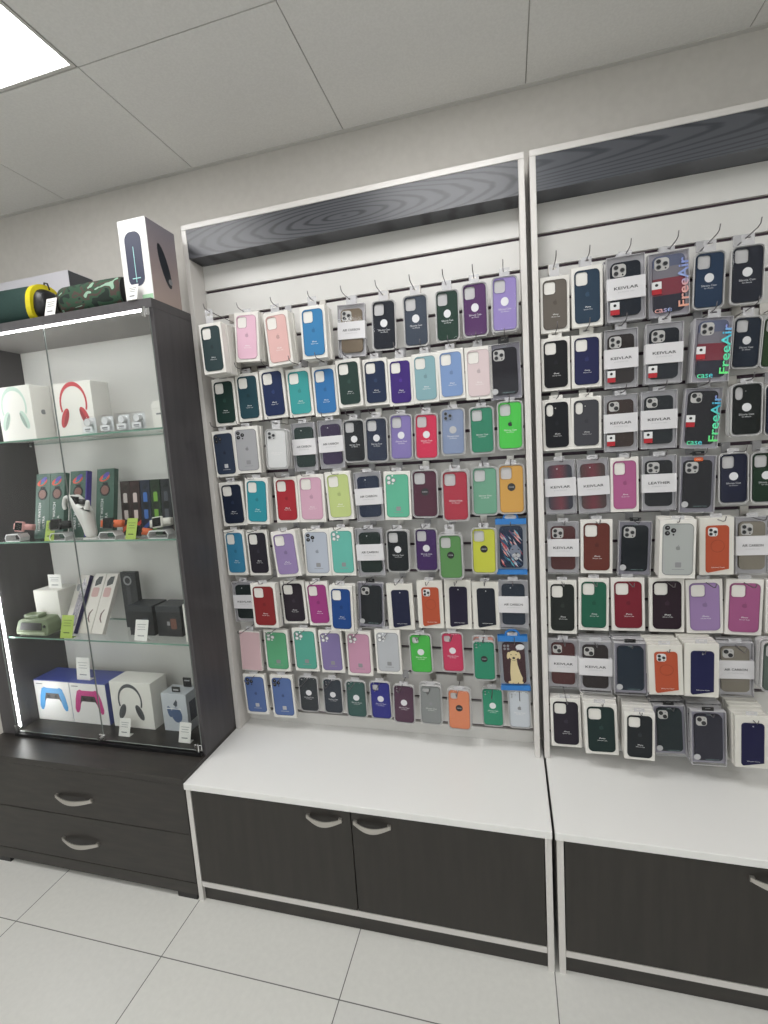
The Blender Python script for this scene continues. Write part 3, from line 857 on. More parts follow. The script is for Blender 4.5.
DATA = [
('a1','box','2c4347',0.122,0.258,1.857,0.088,0.173,-1.1,6,'slate green',{}),
('a1','box','e8b6cc',0.226,0.309,1.895,0.094,0.170,3.4,3,'light pink',{}),
('a1','box','e6b3ad',0.355,0.309,1.870,0.094,0.180,-2.4,3,'peach pink',{}),
('a1','box','2f86c4',0.491,0.292,1.874,0.091,0.172,0.6,4,'bright blue',{}),
('a1','band','7b6a55',0.607,0.343,1.877,0.097,0.172,2.4,1,'tan',{'txt': 'AIR CARBON', 'lens': 3}),
('a1','clam','0f1a2c',0.724,0.343,1.884,0.083,0.162,1.7,1,'midnight navy',{'disc': 'w'}),
('a1','clam','3f4a5c',0.835,0.343,1.883,0.083,0.165,0.5,1,'slate grey',{'disc': 'w'}),
('a1','clam','123e2e',0.939,0.343,1.887,0.077,0.161,0.8,1,'dark green',{'disc': 'w'}),
('a1','clam','5e2a6e',1.030,0.326,1.887,0.079,0.165,-0.0,2,'plum purple',{'disc': 'w'}),
('a1','clam','9a86cc',1.120,0.309,1.888,0.079,0.165,1.1,3,'lilac',{'disc': 'w'}),
('a2','box','133a32',0.094,0.343,1.680,0.095,0.173,-0.3,1,'dark green',{}),
('a2','box','1c4a58',0.195,0.343,1.689,0.094,0.174,-0.5,1,'petrol',{}),
('a2','box','1b2f63',0.299,0.343,1.691,0.096,0.178,-1.6,1,'royal navy',{}),
('a2','box','2fa5a5',0.402,0.343,1.689,0.095,0.169,-1.3,1,'turquoise',{}),
('a2','box','2a7ac0',0.499,0.343,1.683,0.089,0.173,-0.6,1,'sky blue',{}),
('a2','box','23403a',0.601,0.326,1.705,0.088,0.161,-1.4,2,'forest grey',{}),
('a2','box','1d3055',0.683,0.343,1.704,0.087,0.157,-0.2,1,'navy',{}),
('a2','box','46258a',0.770,0.343,1.695,0.084,0.158,0.2,1,'violet',{}),
('a2','box','84b0b8',0.857,0.343,1.697,0.086,0.162,-0.2,1,'pale teal',{}),
('a2','box','7c9cd0',0.946,0.343,1.701,0.086,0.161,-0.9,1,'light blue',{}),
('a2','box','dcc6c8',1.032,0.343,1.693,0.086,0.167,-0.1,1,'pale blush',{}),
('a2','tech','1c1a26',1.127,0.343,1.686,0.097,0.174,-1.2,1,'black',{'top': '2a3040'}),
('a3','phone','34425c',0.072,0.343,1.488,0.093,0.175,-1.2,1,'graphite blue',{}),
('a3','phone','a9a9ad',0.177,0.326,1.497,0.102,0.173,-0.0,2,'silver',{}),
('a3','clam','d8d8d6',0.304,0.309,1.506,0.086,0.145,2.2,3,'white',{'lens': 3}),
('a3','band','16332e',0.400,0.343,1.493,0.090,0.173,-0.4,1,'dark green',{'txt': 'AIR CARBON'}),
('a3','band','3a2550',0.505,0.343,1.497,0.092,0.171,-0.8,1,'deep purple',{'txt': 'AIR CARBON'}),
('a3','clam','0d1520',0.592,0.343,1.513,0.079,0.150,0.5,1,'black',{'disc': 'w'}),
('a3','clam','1b2a4a',0.672,0.343,1.509,0.080,0.154,1.3,1,'navy',{'disc': 'w'}),
('a3','clam','8a78c0',0.760,0.343,1.511,0.079,0.156,1.8,1,'lavender',{'disc': 'w'}),
('a3','clam','f01c50',0.848,0.343,1.508,0.080,0.154,1.7,1,'hot pink',{'disc': 'w'}),
('a3','clam','8799bd',0.939,0.343,1.516,0.080,0.156,1.3,1,'dusty blue',{'lens': 3, 'disc': 'c'}),
('a3','clam','1f8f68',1.036,0.343,1.515,0.079,0.154,-0.1,1,'emerald green',{}),
('a3','clam','3bd63a',1.130,0.343,1.522,0.081,0.157,0.5,1,'neon green',{'apple': 'k'}),
('a4','box','15233f',0.085,0.343,1.297,0.101,0.170,-1.4,1,'midnight navy',{}),
('a4','box','229aac',0.193,0.326,1.303,0.095,0.175,2.9,2,'cyan',{}),
('a4','box','c02432',0.313,0.343,1.303,0.094,0.172,0.5,1,'red',{}),
('a4','box','d9a5bd',0.407,0.343,1.302,0.103,0.177,0.8,1,'baby pink',{}),
('a4','box','c0d07c',0.523,0.343,1.308,0.098,0.176,-1.7,1,'lime yellow',{}),
('a4','band','1b2b4c',0.633,0.343,1.300,0.100,0.176,-1.3,1,'navy',{'txt': 'AIR CARBON'}),
('a4','phone','5cbf9a',0.735,0.343,1.301,0.096,0.172,1.1,1,'mint green',{'ring': 1}),
('a4','clam','5c1a38',0.833,0.343,1.306,0.091,0.167,1.0,1,'maroon',{'disc': 'k'}),
('a4','clam','c82840',0.940,0.326,1.293,0.090,0.173,0.5,2,'red',{}),
('a4','clam','6cae8c',1.037,0.343,1.308,0.086,0.164,0.5,1,'sage green',{}),
('a4','clam','e0a23a',1.132,0.343,1.310,0.085,0.166,0.2,1,'amber yellow',{'disc': 'k'}),
('a5','box','2d86b0',0.074,0.343,1.100,0.087,0.180,-0.5,1,'steel blue',{}),
('a5','box','2a2433',0.173,0.343,1.099,0.090,0.179,-0.8,1,'black',{}),
('a5','box','9a82b8',0.311,0.309,1.104,0.100,0.173,-4.0,3,'lilac',{}),
('a5','phone','b4bccc',0.415,0.343,1.098,0.104,0.178,0.2,1,'silvery blue',{}),
('a5','phone','5fbfae',0.516,0.343,1.099,0.094,0.179,-0.2,1,'aqua mint',{'ring': 1}),
('a5','band','182e28',0.623,0.343,1.096,0.100,0.177,-0.9,1,'black green',{'txt': 'AIR CARBON'}),
('a5','clam','0f1c22',0.729,0.326,1.116,0.081,0.152,0.6,2,'black',{'disc': 'w'}),
('a5','clam','4c2270',0.828,0.343,1.114,0.081,0.155,0.4,1,'deep violet',{'disc': 'w'}),
('a5','clam','5b9a50',0.917,0.309,1.096,0.081,0.155,0.0,3,'leaf green',{'disc': 'k'}),
('a5','clam','cfd22c',1.027,0.326,1.110,0.083,0.159,0.6,2,'acid yellow',{'disc': 'k'}),
('a5','art','1c3050',1.123,0.343,1.105,0.099,0.188,0.3,1,'streaky lion',{}),
('a6','band','23302e',0.091,0.343,0.909,0.097,0.163,-0.7,1,'dark grey',{'txt': 'KEIVLAR'}),
('a6','box','9c2226',0.202,0.300,0.905,0.104,0.173,-0.6,2,'brick red',{}),
('a6','box','2e2230',0.303,0.343,0.908,0.100,0.170,-1.7,1,'aubergine',{}),
('a6','box','b0388c',0.407,0.343,0.904,0.091,0.170,-2.5,1,'magenta',{}),
('a6','box','144c9c',0.505,0.309,0.897,0.089,0.172,1.4,3,'cobalt blue',{}),
('a6','tech','101a24',0.607,0.343,0.899,0.098,0.173,1.9,1,'blue black',{'top': '0a0a10', 'lens': 2}),
('a6','cut','1c2248',0.723,0.343,0.897,0.097,0.172,-0.7,1,'navy',{}),
('a6','cut','c8502c',0.832,0.343,0.906,0.092,0.174,-0.2,1,'orange',{'lens': 3}),
('a6','cut','221c3c',0.929,0.343,0.906,0.093,0.178,0.6,1,'purple black',{}),
('a6','cut','202634',1.027,0.343,0.907,0.091,0.171,-0.6,1,'charcoal',{}),
('a6','band','1c2c40',1.121,0.343,0.912,0.097,0.171,0.1,1,'dark blue',{'txt': 'AIR CARBON'}),
('a7','box','d8b4b8',0.092,0.343,0.705,0.091,0.164,1.3,1,'dusty pink',{'plain': 1}),
('a7','phone','58b07c',0.211,0.343,0.709,0.104,0.171,-0.2,1,'apple green',{'ring': 1}),
('a7','phone','4fae98',0.334,0.343,0.716,0.100,0.173,-0.9,1,'teal mint',{'ring': 1}),
('a7','phone','8878b0',0.442,0.343,0.716,0.093,0.168,-1.5,1,'lavender',{'ring': 1}),
('a7','phone','cf92b0',0.551,0.343,0.710,0.099,0.175,-0.0,1,'rose pink',{'ring': 1}),
('a7','phone','b9bbc0',0.665,0.343,0.724,0.097,0.170,-0.3,1,'clear grey',{'ring': 1}),
('a7','clam','3cc43c',0.788,0.343,0.733,0.083,0.149,-0.6,1,'bright green',{'disc': 'w', 'cam': 's'}),
('a7','clam','e43060',0.904,0.343,0.744,0.079,0.148,-0.9,1,'raspberry pink',{'disc': 'w', 'cam': 's'}),
('a7','clam','1f9a70',1.014,0.326,0.728,0.078,0.144,-0.4,2,'green',{'disc': 'k', 'cam': 'l', 'back': 'e8a090'}),
('a7','art','4a2630',1.119,0.343,0.690,0.099,0.195,-1.8,1,'dog',{}),
('a8','phone','5a76b4',0.099,0.343,0.519,0.099,0.170,-1.6,1,'pacific blue',{}),
('a8','phone','5a76b4',0.219,0.343,0.513,0.099,0.179,-1.1,1,'pacific blue',{}),
('a8','clam','333a40',0.330,0.343,0.548,0.081,0.144,0.2,1,'dark grey',{'disc': 'w', 'cam': 'n'}),
('a8','clam','333c48',0.431,0.343,0.548,0.079,0.142,0.0,1,'blue grey',{'disc': 'w', 'cam': 'l'}),
('a8','clam','36605a',0.526,0.343,0.539,0.082,0.148,-0.1,1,'pine green',{'disc': 'w', 'cam': 'n'}),
('a8','clam','2c2f9c',0.623,0.343,0.540,0.082,0.150,-0.3,1,'ultramarine',{'disc': 'w', 'cam': 's'}),
('a8','clam','5c3650',0.710,0.343,0.531,0.081,0.151,1.5,1,'plum',{'disc': 'w', 'cam': 'l'}),
('a8','clam','8f9290',0.816,0.326,0.546,0.081,0.150,0.6,2,'grey',{'cam': 'h', 'apple': 'k'}),
('a8','clam','f08858',0.917,0.326,0.534,0.083,0.153,1.0,2,'peach orange',{'disc': 'k', 'cam': 's'}),
('a8','clam','1f9a70',1.036,0.343,0.548,0.075,0.143,-0.6,1,'jade green',{'disc': 'w', 'cam': 'l'}),
('a8','clam','c9cfd4',1.133,0.343,0.549,0.076,0.139,-1.0,1,'clear white',{'cam': 'l', 'apple': 'k'}),
('b1','box','6b6258',1.270,0.343,1.874,0.085,0.166,0.3,1,'taupe',{}),
('b1','box','27415a',1.361,0.326,1.877,0.086,0.173,-0.3,2,'slate blue',{}),
('b1','band','141f30',1.468,0.326,1.881,0.102,0.182,-0.7,2,'navy',{'txt': 'KEIVLAR', 'lens': 3, 'stk': 1}),
('b1','free','4a4858',1.586,0.343,1.883,0.106,0.178,-1.2,1,'striped',{}),
('b1','clam','16385c',1.685,0.343,1.888,0.079,0.157,1.4,1,'ocean blue',{'disc': 'w'}),
('b1','clam','141c30',1.780,0.343,1.889,0.082,0.158,0.7,1,'blue black',{'disc': 'w'}),
('b2','box','0e1018',1.269,0.343,1.698,0.085,0.161,-0.0,1,'black',{}),
('b2','box','20255c',1.359,0.343,1.699,0.086,0.159,0.3,1,'indigo',{}),
('b2','band','302826',1.457,0.343,1.689,0.092,0.172,-0.1,1,'dark brown',{'txt': 'KEIVLAR', 'lens': 3, 'stk': 1}),
('b2','band','18202c',1.567,0.326,1.689,0.097,0.172,1.1,2,'dark navy',{'txt': 'KEIVLAR', 'lens': 3, 'stk': 1}),
('b2','free','3c3844',1.681,0.309,1.680,0.093,0.177,3.0,3,'striped',{}),
('b2','clam','18283c',1.780,0.343,1.711,0.070,0.144,2.8,1,'steel navy',{'disc': 'w'}),
('b2','clam','26461c',1.851,0.343,1.705,0.070,0.141,3.6,1,'olive green',{}),
('b3','box','0e121c',1.268,0.343,1.511,0.085,0.161,-0.4,1,'black',{'cam': 'p'}),
('b3','box','46464e',1.355,0.343,1.511,0.088,0.160,0.4,1,'grey',{'cam': 'p'}),
('b3','band','3c2820',1.455,0.343,1.496,0.093,0.172,-0.2,1,'brown',{'txt': 'KEIVLAR', 'lens': 2, 'stk': 1}),
('b3','band','141c24',1.560,0.343,1.498,0.097,0.172,0.3,1,'black',{'txt': 'KEIVLAR', 'lens': 2, 'stk': 1}),
('b3','free','1c1a22',1.668,0.343,1.491,0.096,0.176,3.8,1,'black',{}),
('b3','clam','101a18',1.774,0.309,1.520,0.077,0.148,-0.0,3,'black',{'disc': 'w', 'cam': 'p'}),
('b3','clam','122848',1.870,0.343,1.515,0.074,0.147,-0.4,1,'navy',{}),
('b4','band','1c1c2c',1.278,0.343,1.305,0.093,0.174,-1.3,1,'navy and wine red',{'txt': 'KEIVLAR'}),
('b4','band','3c2420',1.379,0.343,1.305,0.092,0.173,-2.1,1,'brown and wine red',{'txt': 'KEIVLAR'}),
('b4','box','bc5c94',1.465,0.343,1.306,0.080,0.171,-0.5,1,'orchid pink',{}),
('b4','band','14141c',1.562,0.343,1.307,0.094,0.169,-0.1,1,'black',{'txt': 'LEATHER', 'lens': 3}),
('b4','tech','18161f',1.664,0.343,1.297,0.094,0.172,1.2,1,'black',{'top': 'e87040', 'lens': 3}),
('b4','clam','181f40',1.761,0.343,1.320,0.077,0.153,-1.0,1,'navy',{'disc': 'w'}),
('b4','clam','123820',1.843,0.343,1.320,0.077,0.151,-0.7,1,'bottle green',{'disc': 'w'}),
('b5','band','5c2c2c',1.280,0.343,1.106,0.095,0.173,0.6,1,'chestnut',{'txt': 'KEIVLAR', 'lens': 3}),
('b5','box','743228',1.381,0.343,1.108,0.095,0.176,0.5,1,'rust brown',{}),
('b5','tech','0e1a24',1.491,0.343,1.100,0.094,0.175,1.8,1,'blue black',{'top': '20202c', 'lens': 3}),
('b5','phone','aeb2b0',1.597,0.292,1.106,0.097,0.179,0.8,4,'silver',{}),
('b5','cut','c8502c',1.714,0.326,1.108,0.091,0.175,-0.8,2,'orange',{'lens': 3}),
('b5','band','8a8272',1.814,0.343,1.105,0.085,0.175,-0.7,1,'taupe',{'txt': 'AIR CARBON', 'lens': 3}),
('b6','box','242b28',1.274,0.343,0.901,0.090,0.182,0.4,1,'black green',{}),
('b6','box','1a6a50',1.370,0.343,0.915,0.092,0.176,0.8,1,'bottle green',{}),
('b6','box','8c1c30',1.475,0.343,0.917,0.098,0.176,-0.9,1,'crimson',{}),
('b6','box','301a2a',1.586,0.343,0.917,0.099,0.177,-0.5,1,'dark cherry',{}),
('b6','box','a382b8',1.693,0.343,0.916,0.100,0.173,-2.2,1,'lilac',{}),
('b6','box','b0588e',1.794,0.343,0.914,0.098,0.175,0.9,1,'mauve pink',{}),
('b6','box','bcd6c8',1.896,0.343,0.922,0.086,0.167,-0.6,1,'pale',{}),
('b7','band','5c2c2c',1.273,0.343,0.706,0.094,0.174,0.2,1,'chestnut',{'txt': 'KEIVLAR', 'lens': 2}),
('b7','band','2e2426',1.369,0.309,0.716,0.098,0.174,0.1,3,'dark brown',{'txt': 'KEIVLAR', 'lens': 2}),
('b7','tech','12283c',1.471,0.292,0.724,0.095,0.172,-0.7,4,'navy',{'top': '20242c', 'lens': 0}),
('b7','cut','c8502c',1.569,0.275,0.740,0.095,0.161,-2.4,5,'orange',{'lens': 3}),
('b7','cut','1c1f58',1.660,0.275,0.740,0.092,0.169,-0.5,5,'navy',{}),
('b7','band','8a8272',1.779,0.326,0.721,0.096,0.174,-1.6,2,'taupe',{'txt': 'AIR CARBON', 'lens': 2}),
('b7','clam','5a6a60',1.861,0.292,0.759,0.088,0.156,0.4,4,'grey',{}),
('b8','box','2c2434',1.278,0.326,0.505,0.097,0.174,-0.8,2,'aubergine',{}),
('b8','box','1a3432',1.384,0.292,0.511,0.100,0.177,-1.8,4,'dark green',{}),
('b8','box','23282e',1.487,0.258,0.526,0.087,0.159,-0.0,6,'charcoal',{}),
('b8','tech','12282e',1.586,0.292,0.527,0.089,0.169,-2.6,4,'teal black',{'top': '203038', 'lens': 2}),
('b8','tech','2c2c3c',1.687,0.275,0.517,0.094,0.177,-1.9,5,'grey',{'top': '20242c', 'lens': 2}),
('b8','cut','1a1a50',1.792,0.258,0.533,0.087,0.165,-1.2,6,'navy',{}),
]
DATA = [list(d) for d in DATA]
rows = {}
for d in DATA: rows.setdefault(d[0], []).append(d)
for r in rows.values():         # neighbours in a row hang side by side, not inside one another
    for it in range(6):
        for a, b_ in zip(r, r[1:]):
            if a[0] == 'a6' and a[1] == 'band' and b_[2] == '9c2226': continue
            ov = (a[3] + a[6] / 2) - (b_[3] - b_[6] / 2) + .0012
            if ov > 0: a[3] -= ov / 2; b_[3] += ov / 2
for d in DATA:                  # nothing pokes into the racks' side panels
    lo, hi = (.021, 1.169) if d[0][0] == 'a' else (1.227, 2.38)
    d[3] = max(lo + d[6] / 2, min(hi - d[6] / 2 - .003, d[3]))
seen = {}
def hook(x, z, tip, label):
    """slatwall hook: plate in the groove and a wire that runs out and turns up"""
    t = thing('display_hook', label, 'hook', (x, .4075, z), 'wire hooks in the slatwall grooves')
    def base():
        m = MB(); m.box(-.012, .012, -.003, -.0005, -.026, .006, bev=.0008); m.box(-.012, .012, -.0005, .010, -.0035, .0035)
        return m.mesh('hook_plate')
    opart('hook_plate', get('hookplate', base), STEEL if random.random() < .4 else FROST, t)
    L = round((.4075 - tip) / .02) * .02
    def wire():
        return MB().tube([(0, -.003, -.022), (0, -L * .5, -.022), (0, -L + .02, -.021), (0, -L + .006, -.017), (0, -L, -.004)], .0014, seg=6).mesh('hook_wire', True)
    opart('hook_wire', get('wire%.3f' % L, wire), WIRE, t)
for d in DATA:
    row, kind, hexc, x, y, z, w, h, rot, n, desc, opt = d
    opt = dict(opt); opt['desc'] = desc; opt['where'] = 'top' if row == 'b1' else ''
    side = 'left' if row[0] == 'a' else 'right'; ri = int(row[1])
    W0, H0, D0 = (SW, SHH, .0145) if kind == 'clam' else ((CW, CH, .0170) if kind in ('box', 'phone', 'cut') else (CW, CH, .0205))
    where = ORD[ri] + ' of ' + side + ' rack'
    base_label = desc + ' ' + PHRASE[kind]
    label = base_label + ', ' + where
    if label in seen:
        seen[label] += 1; label = base_label + ', next along, ' + where
    seen[label] = 1
    t = thing(NAME[kind], label, 'phone case', (x, y, z), 'phone case packs on the ' + side + ' rack', roty=math.radians(rot))
    t.scale = (w / W0, 1, h / H0)
    make_pack(kind, hexc, opt)(t)
    hz = ZG[2 * ri] - .022
    top = z + h
    tk = 'black' if kind == 'tech' else ('card' if (row, kind) in (('b2', 'box'), ('b3', 'box')) else 'clear')
    t_tab = tab(t, top, hz, tk, H0)
    t_tab.scale.z = max(.012, hz + .008 - top) / (h / H0)
    back = .4075
    tip = min(.27, y - .03)
    hook(x, ZG[2 * ri], tip, 'metal hook holding the %s case pack, %s' % (desc, where) if seen.get('h' + desc + where) is None else 'metal hook holding the right-hand %s case pack, %s' % (desc, where))
    seen['h' + desc + where] = 1
    # packs queued behind on the same hook
    rnd = random.Random(int(x * 1000) + ri * 77)
    for k in range(1, n):
        yy = y + D0 * k
        if yy + D0 > .404: break
        col = hexc
        b_ = thing(NAME[kind], '%s pack in the stack behind the %s case, %s' % (NTH[k], desc, where), 'phone case',
                   (x + rnd.uniform(-.0035, .0035), yy, z + rnd.uniform(-.003, .004) + (.005 if row == 'b8' else 0) * k * .3),
                   'phone case packs on the ' + side + ' rack', roty=math.radians(rot + rnd.uniform(-1.2, 1.2)))
        b_.scale = t.scale
        fr = (opt.get('back') is not None and k == 1)
        o2 = dict(opt)
        if fr: o2 = {'desc': 'pink'}; b_.location.z += .012
        make_pack(kind, opt.get('back', hexc), o2, fr)(b_)

# ------------------------------------------------------------------ things in and on the glass cabinet
def price_card(x, y, z, label, lime=False, w=.040, h=.054, lean=.28):
    t = thing('price_card', label, 'price card', (x, y, z), 'price cards on the glass cabinet')
    m = MB(); d = h * math.sin(lean); hh = h * math.cos(lean); th = .0008
    c = [(-w / 2, 0, 0), (w / 2, 0, 0), (w / 2, d, hh), (-w / 2, d, hh)]
    m.add([*c, *[(a, b + th, q) for a, b, q in c]], [[0, 1, 2, 3], [7, 6, 5, 4], [0, 4, 5, 1], [1, 5, 6, 2], [2, 6, 7, 3], [3, 7, 4, 0]])
    m.box(-w / 2, w / 2, th, .022, 0, .0008)
    part('card', m, LIME if lime else mat('white_price_card', 'e4e2de', .5, k=1), t)
    p = MB()
    for k, (wd, q) in enumerate(((.7, .78), (.55, .66), (.62, .54), (.5, .24))):
        zz = hh * q; yy = d * q - .0008; t2 = .0016 if k < 3 else .004
        p.box(-w * wd / 2, w * wd / 2, yy - .0004, yy + .0002, zz - t2 / 2, zz + t2 / 2)
    part('print', p, GREYP if not lime else mat('olive_print', '4a5a20', .6, k=1), t)
    return t
def hp_print(t, cx, cz, s, col, y, cup=None):
    """headphones picture printed on a box front, s = overall width"""
    b = MB(); n = 22; o = []; i_ = []
    for k in range(n + 1):
        a = PI * (1.12 - 1.24 * k / n)
        o.append((cx + .5 * s * math.cos(a), cz + .62 * s * math.sin(a))); th = .075 + .05 * math.sin(max(0, PI * k / n))
        i_.append((cx + (.5 - .06) * s * math.cos(a), cz + (.62 - th) * s * math.sin(a)))
    b.plate([(o + i_[::-1])[::-1]], y - .0005, y)
    part('headband_print', b, mat('hp_' + col, col, .5), t)
    c = MB(); d = MB()
    for sx in (-1, 1):
        c.plate([oval(cx + sx * .36 * s, cz - .40 * s, .125 * s, .30 * s, sx * .42)], y - .0009, y - .0004)
        d.plate([oval(cx + sx * .31 * s, cz - .41 * s, .055 * s, .26 * s, sx * .42)], y - .0013, y - .0008)
    part('ear_cup_print', c, mat('hpc_' + (cup or col), cup or col, .5), t)
    part('ear_pad_print', d, mat('hpp_' + shade(col, .8), shade(col, .8), .5), t)
def carton(name, label, x0, x1, y0, y1, z0, h, m=CARD, cat='box', group=None, rotz=0.0, leany=0.0):
    t = thing(name, label, cat, ((x0 + x1) / 2, y0, z0), group, rotz=rotz)
    if leany: t.rotation_euler = (leany, 0, rotz)
    w = (x1 - x0) / 2
    part('carton', MB().box(-w, w, 0, y1 - y0, 0, h, bev=.001), m, t)
    return t
S1, S2, S3, S4 = 1.678, 1.285, .890, Z0 + .018

# top of the cabinet
t = carton('speaker_box', 'tall white speaker box with dark blue speaker picture on cabinet corner', -.116, -.006, .146, .290, ZT, .262, mat('white_gloss_box', 'e4e2e0', .3, k=1), group='speaker boxes on the cabinet')
m = MB().plate([rr(-.034, .030, .050, .222, .026)], -.0006, 0)
part('speaker_print', m, mat('navy_print', '2c3048', .5), t)
m = MB().box(-.004, -.002, -.0010, -.0006, .062, .175).box(-.018, .014, -.0010, -.0006, .074, .0765)
part('light_streak_print', m, mat('aqua_print', 'a8e0dc', .5), t)
part('logo_strip_print', MB().box(-.040, .030, -.0006, 0, .238, .248), WHITEP, t)
part('green_label', MB().box(.012, .053, -.0006, 0, .004, .020), mat('pale_green_print', '9cc4a0', .5), t)
sd = MB().box(.0551, .0558, .002, .142, .001, .260)
part('side_picture', sd, ramp_mat('lavender_picture', [(0, 'a8968e'), (.5, '9a8c8c'), (1, '8c8690')], 'Z', 0, .26, rough=.5), t)
sp = MB(); L = oval(0, 0, .020, .072, .30, 20)
sp.v = []; nL = len(L)
vs = [(.0558, .072 + a, .128 + b) for a, b in L] + [(.0563, .072 + a, .128 + b) for a, b in L]
sp.add(vs, [[i, (i + 1) % nL, nL + (i + 1) % nL, nL + i] for i in range(nL)] + [[nL + i for i in range(nL)], list(range(nL))[::-1]])
part('side_speaker_print', sp, mat('ink_print', '22262e', .4), t)
L = circ(.094, .082, .010, 12); nL = 12
vs = [(.0563, a, b) for a, b in L] + [(.0568, a, b) for a, b in L]
part('speaker_end_print', MB().add(vs, [[i, (i + 1) % nL, nL + (i + 1) % nL, nL + i] for i in range(nL)] + [[nL + i for i in range(nL)]]), GREYP, t)
price_card(-.070, .118, ZT, 'white price card in front of the tall speaker box')

t = carton('speaker_box', 'flat wide white box lying behind the portable speakers', -.95, -.500, .300, .418, ZT, .222, mat('pale_violet_box', 'c4c2c8', .4, k=1), group='speaker boxes on the cabinet')
part('side_picture', MB().box(.2251, .2256, .002, .116, .001, .220), mat('dark_side', '4a4c50', .5, k=1), t)
part('green_strip_print', MB().box(-.225, .03, -.0006, 0, .10, .14), mat('leaf_print', '7a9a5c', .5), t)
part('side_lettering_strip', MB().box(.2256, .2260, .02, .09, .15, .17), GREYP, t)

def rod_body(x0, x1, ry, rz, n=24, endr=.85, seg=3, pw=2.6):
    """pill-like body along x with a super-elliptic section"""
    m = MB(); st = [(x0, .62), (x0 + .006, endr), (x0 + .022, 1.0), ((x0 + x1) / 2, 1.03), (x1 - .022, 1.0), (x1 - .006, endr), (x1, .62)]
    vs = []
    for x, k in st:
        for i in range(n):
            a = 2 * PI * i / n; c, s = math.cos(a), math.sin(a)
            vs.append((x, k * ry * math.copysign(abs(c) ** (2 / pw), c), k * rz * math.copysign(abs(s) ** (2 / pw), s)))
    fs = []
    for j in range(len(st) - 1):
        for i in range(n):
            q = (i + 1) % n; fs.append([j * n + i, j * n + q, (j + 1) * n + q, (j + 1) * n + i])
    fs.append(list(range(n))[::-1]); fs.append([(len(st) - 1) * n + i for i in range(n)])
    return m.add(vs, fs)
t = thing('portable_speaker', 'dark green portable speaker with yellow end ring on the cabinet', 'speaker', (-.690, .210, ZT + .0695))
part('speaker_body', rod_body(-.195, .150, .062, .068), speckle('dark_green_mesh', '16302c', '1e3c36', 400, .75, .2), t, True)
yl = mat('yellow_rubber', 'd8c818', .5)
rg = MB(); n = 28
def ringsec(x0, x1, ry, rz, t_):
    vs = []
    for x, k in ((x0, 1), (x1, 1), (x1, 1 - t_), (x0, 1 - t_)):
        for i in range(n):
            a = 2 * PI * i / n; c, s = math.cos(a), math.sin(a)
            vs.append((x + .012 * s, k * ry * math.copysign(abs(c) ** .77, c), k * rz * math.copysign(abs(s) ** .77, s)))
    fs = []
    for j in range(4):
        for i in range(n):
            q = (i + 1) % n; fs.append([j * n + i, j * n + q, ((j + 1) % 4) * n + q, ((j + 1) % 4) * n + i])
    return vs, fs
rg.add(*ringsec(.142, .164, .064, .0685, .28))
part('end_ring', rg, yl, t, False)
part('end_cap', rod_body(.130, .194, .050, .054), BLACK, t, True)
part('bumper', MB().box(-.12, .12, -.035, .035, -.0693, -.062, bev=.003), yl, t)
st = MB(); st.tube([(.165, 0, .062), (.180, -.01, .074), (.196, -.012, .068), (.200, -.01, .046)], .0028, seg=8)
part('carry_cord', st, BLACK, t, True)
t = thing('portable_speaker', 'camouflage fabric portable speaker between green speaker and tall box', 'speaker', (-.275, .200, ZT + .0545))
part('speaker_body', rod_body(-.148, .142, .050, .0528), camo_mat(), t, True)
part('end_cap', rod_body(.112, .152, .046, .049), BLACK, t, True)
part('end_cap', rod_body(-.158, -.112, .046, .049), BLACK, t, True)
price_card(-.430, .130, ZT, 'white price card leaning before the camouflage speaker', w=.046, h=.066)

# first glass shelf
t = carton('headphone_box', 'white headphone box with pale green headphones picture, top shelf', -.825, -.655, .200, .285, S1, .212, CARD, group='headphone boxes on the top shelf')
hp_print(t, -.005, .132, .128, 'b8ccc0', 0)
part('emblem', MB().add([(.0853, y, z) for y, z in apple(.045, .11, .02)[0]], [list(range(22))]), GREYP, t)
t = carton('headphone_box', 'white headphone box with red headphones picture, top shelf', -.552, -.368, .200, .285, S1, .200, CARD, group='headphone boxes on the top shelf')
hp_print(t, .004, .122, .128, 'c04a50', 0)
part('emblem', MB().add([(.0923, y, z) for y, z in apple(.045, .05, .018)[0]], [list(range(22))]), mat('coral_print', 'c08078', .5), t)
t = carton('small_box', 'small plain white box near the top shelf right end', -.185, -.120, .285, .340, S1, .100, CARD)
part('lid', MB().box(-.0330, .0330, -.0005, .0555, .075, .1008, bev=.001), CARD, t)
t = carton('small_box', 'white box with small dark mark at top shelf right corner', -.108, -.045, .200, .250, S1, .098, CARD)
part('mark_print', MB().box(-.020, .004, -.0005, 0, .050, .056), GREYP, t)
part('lid', MB().box(-.0320, .0320, -.0006, .0505, .072, .0988, bev=.001), CARD, t)
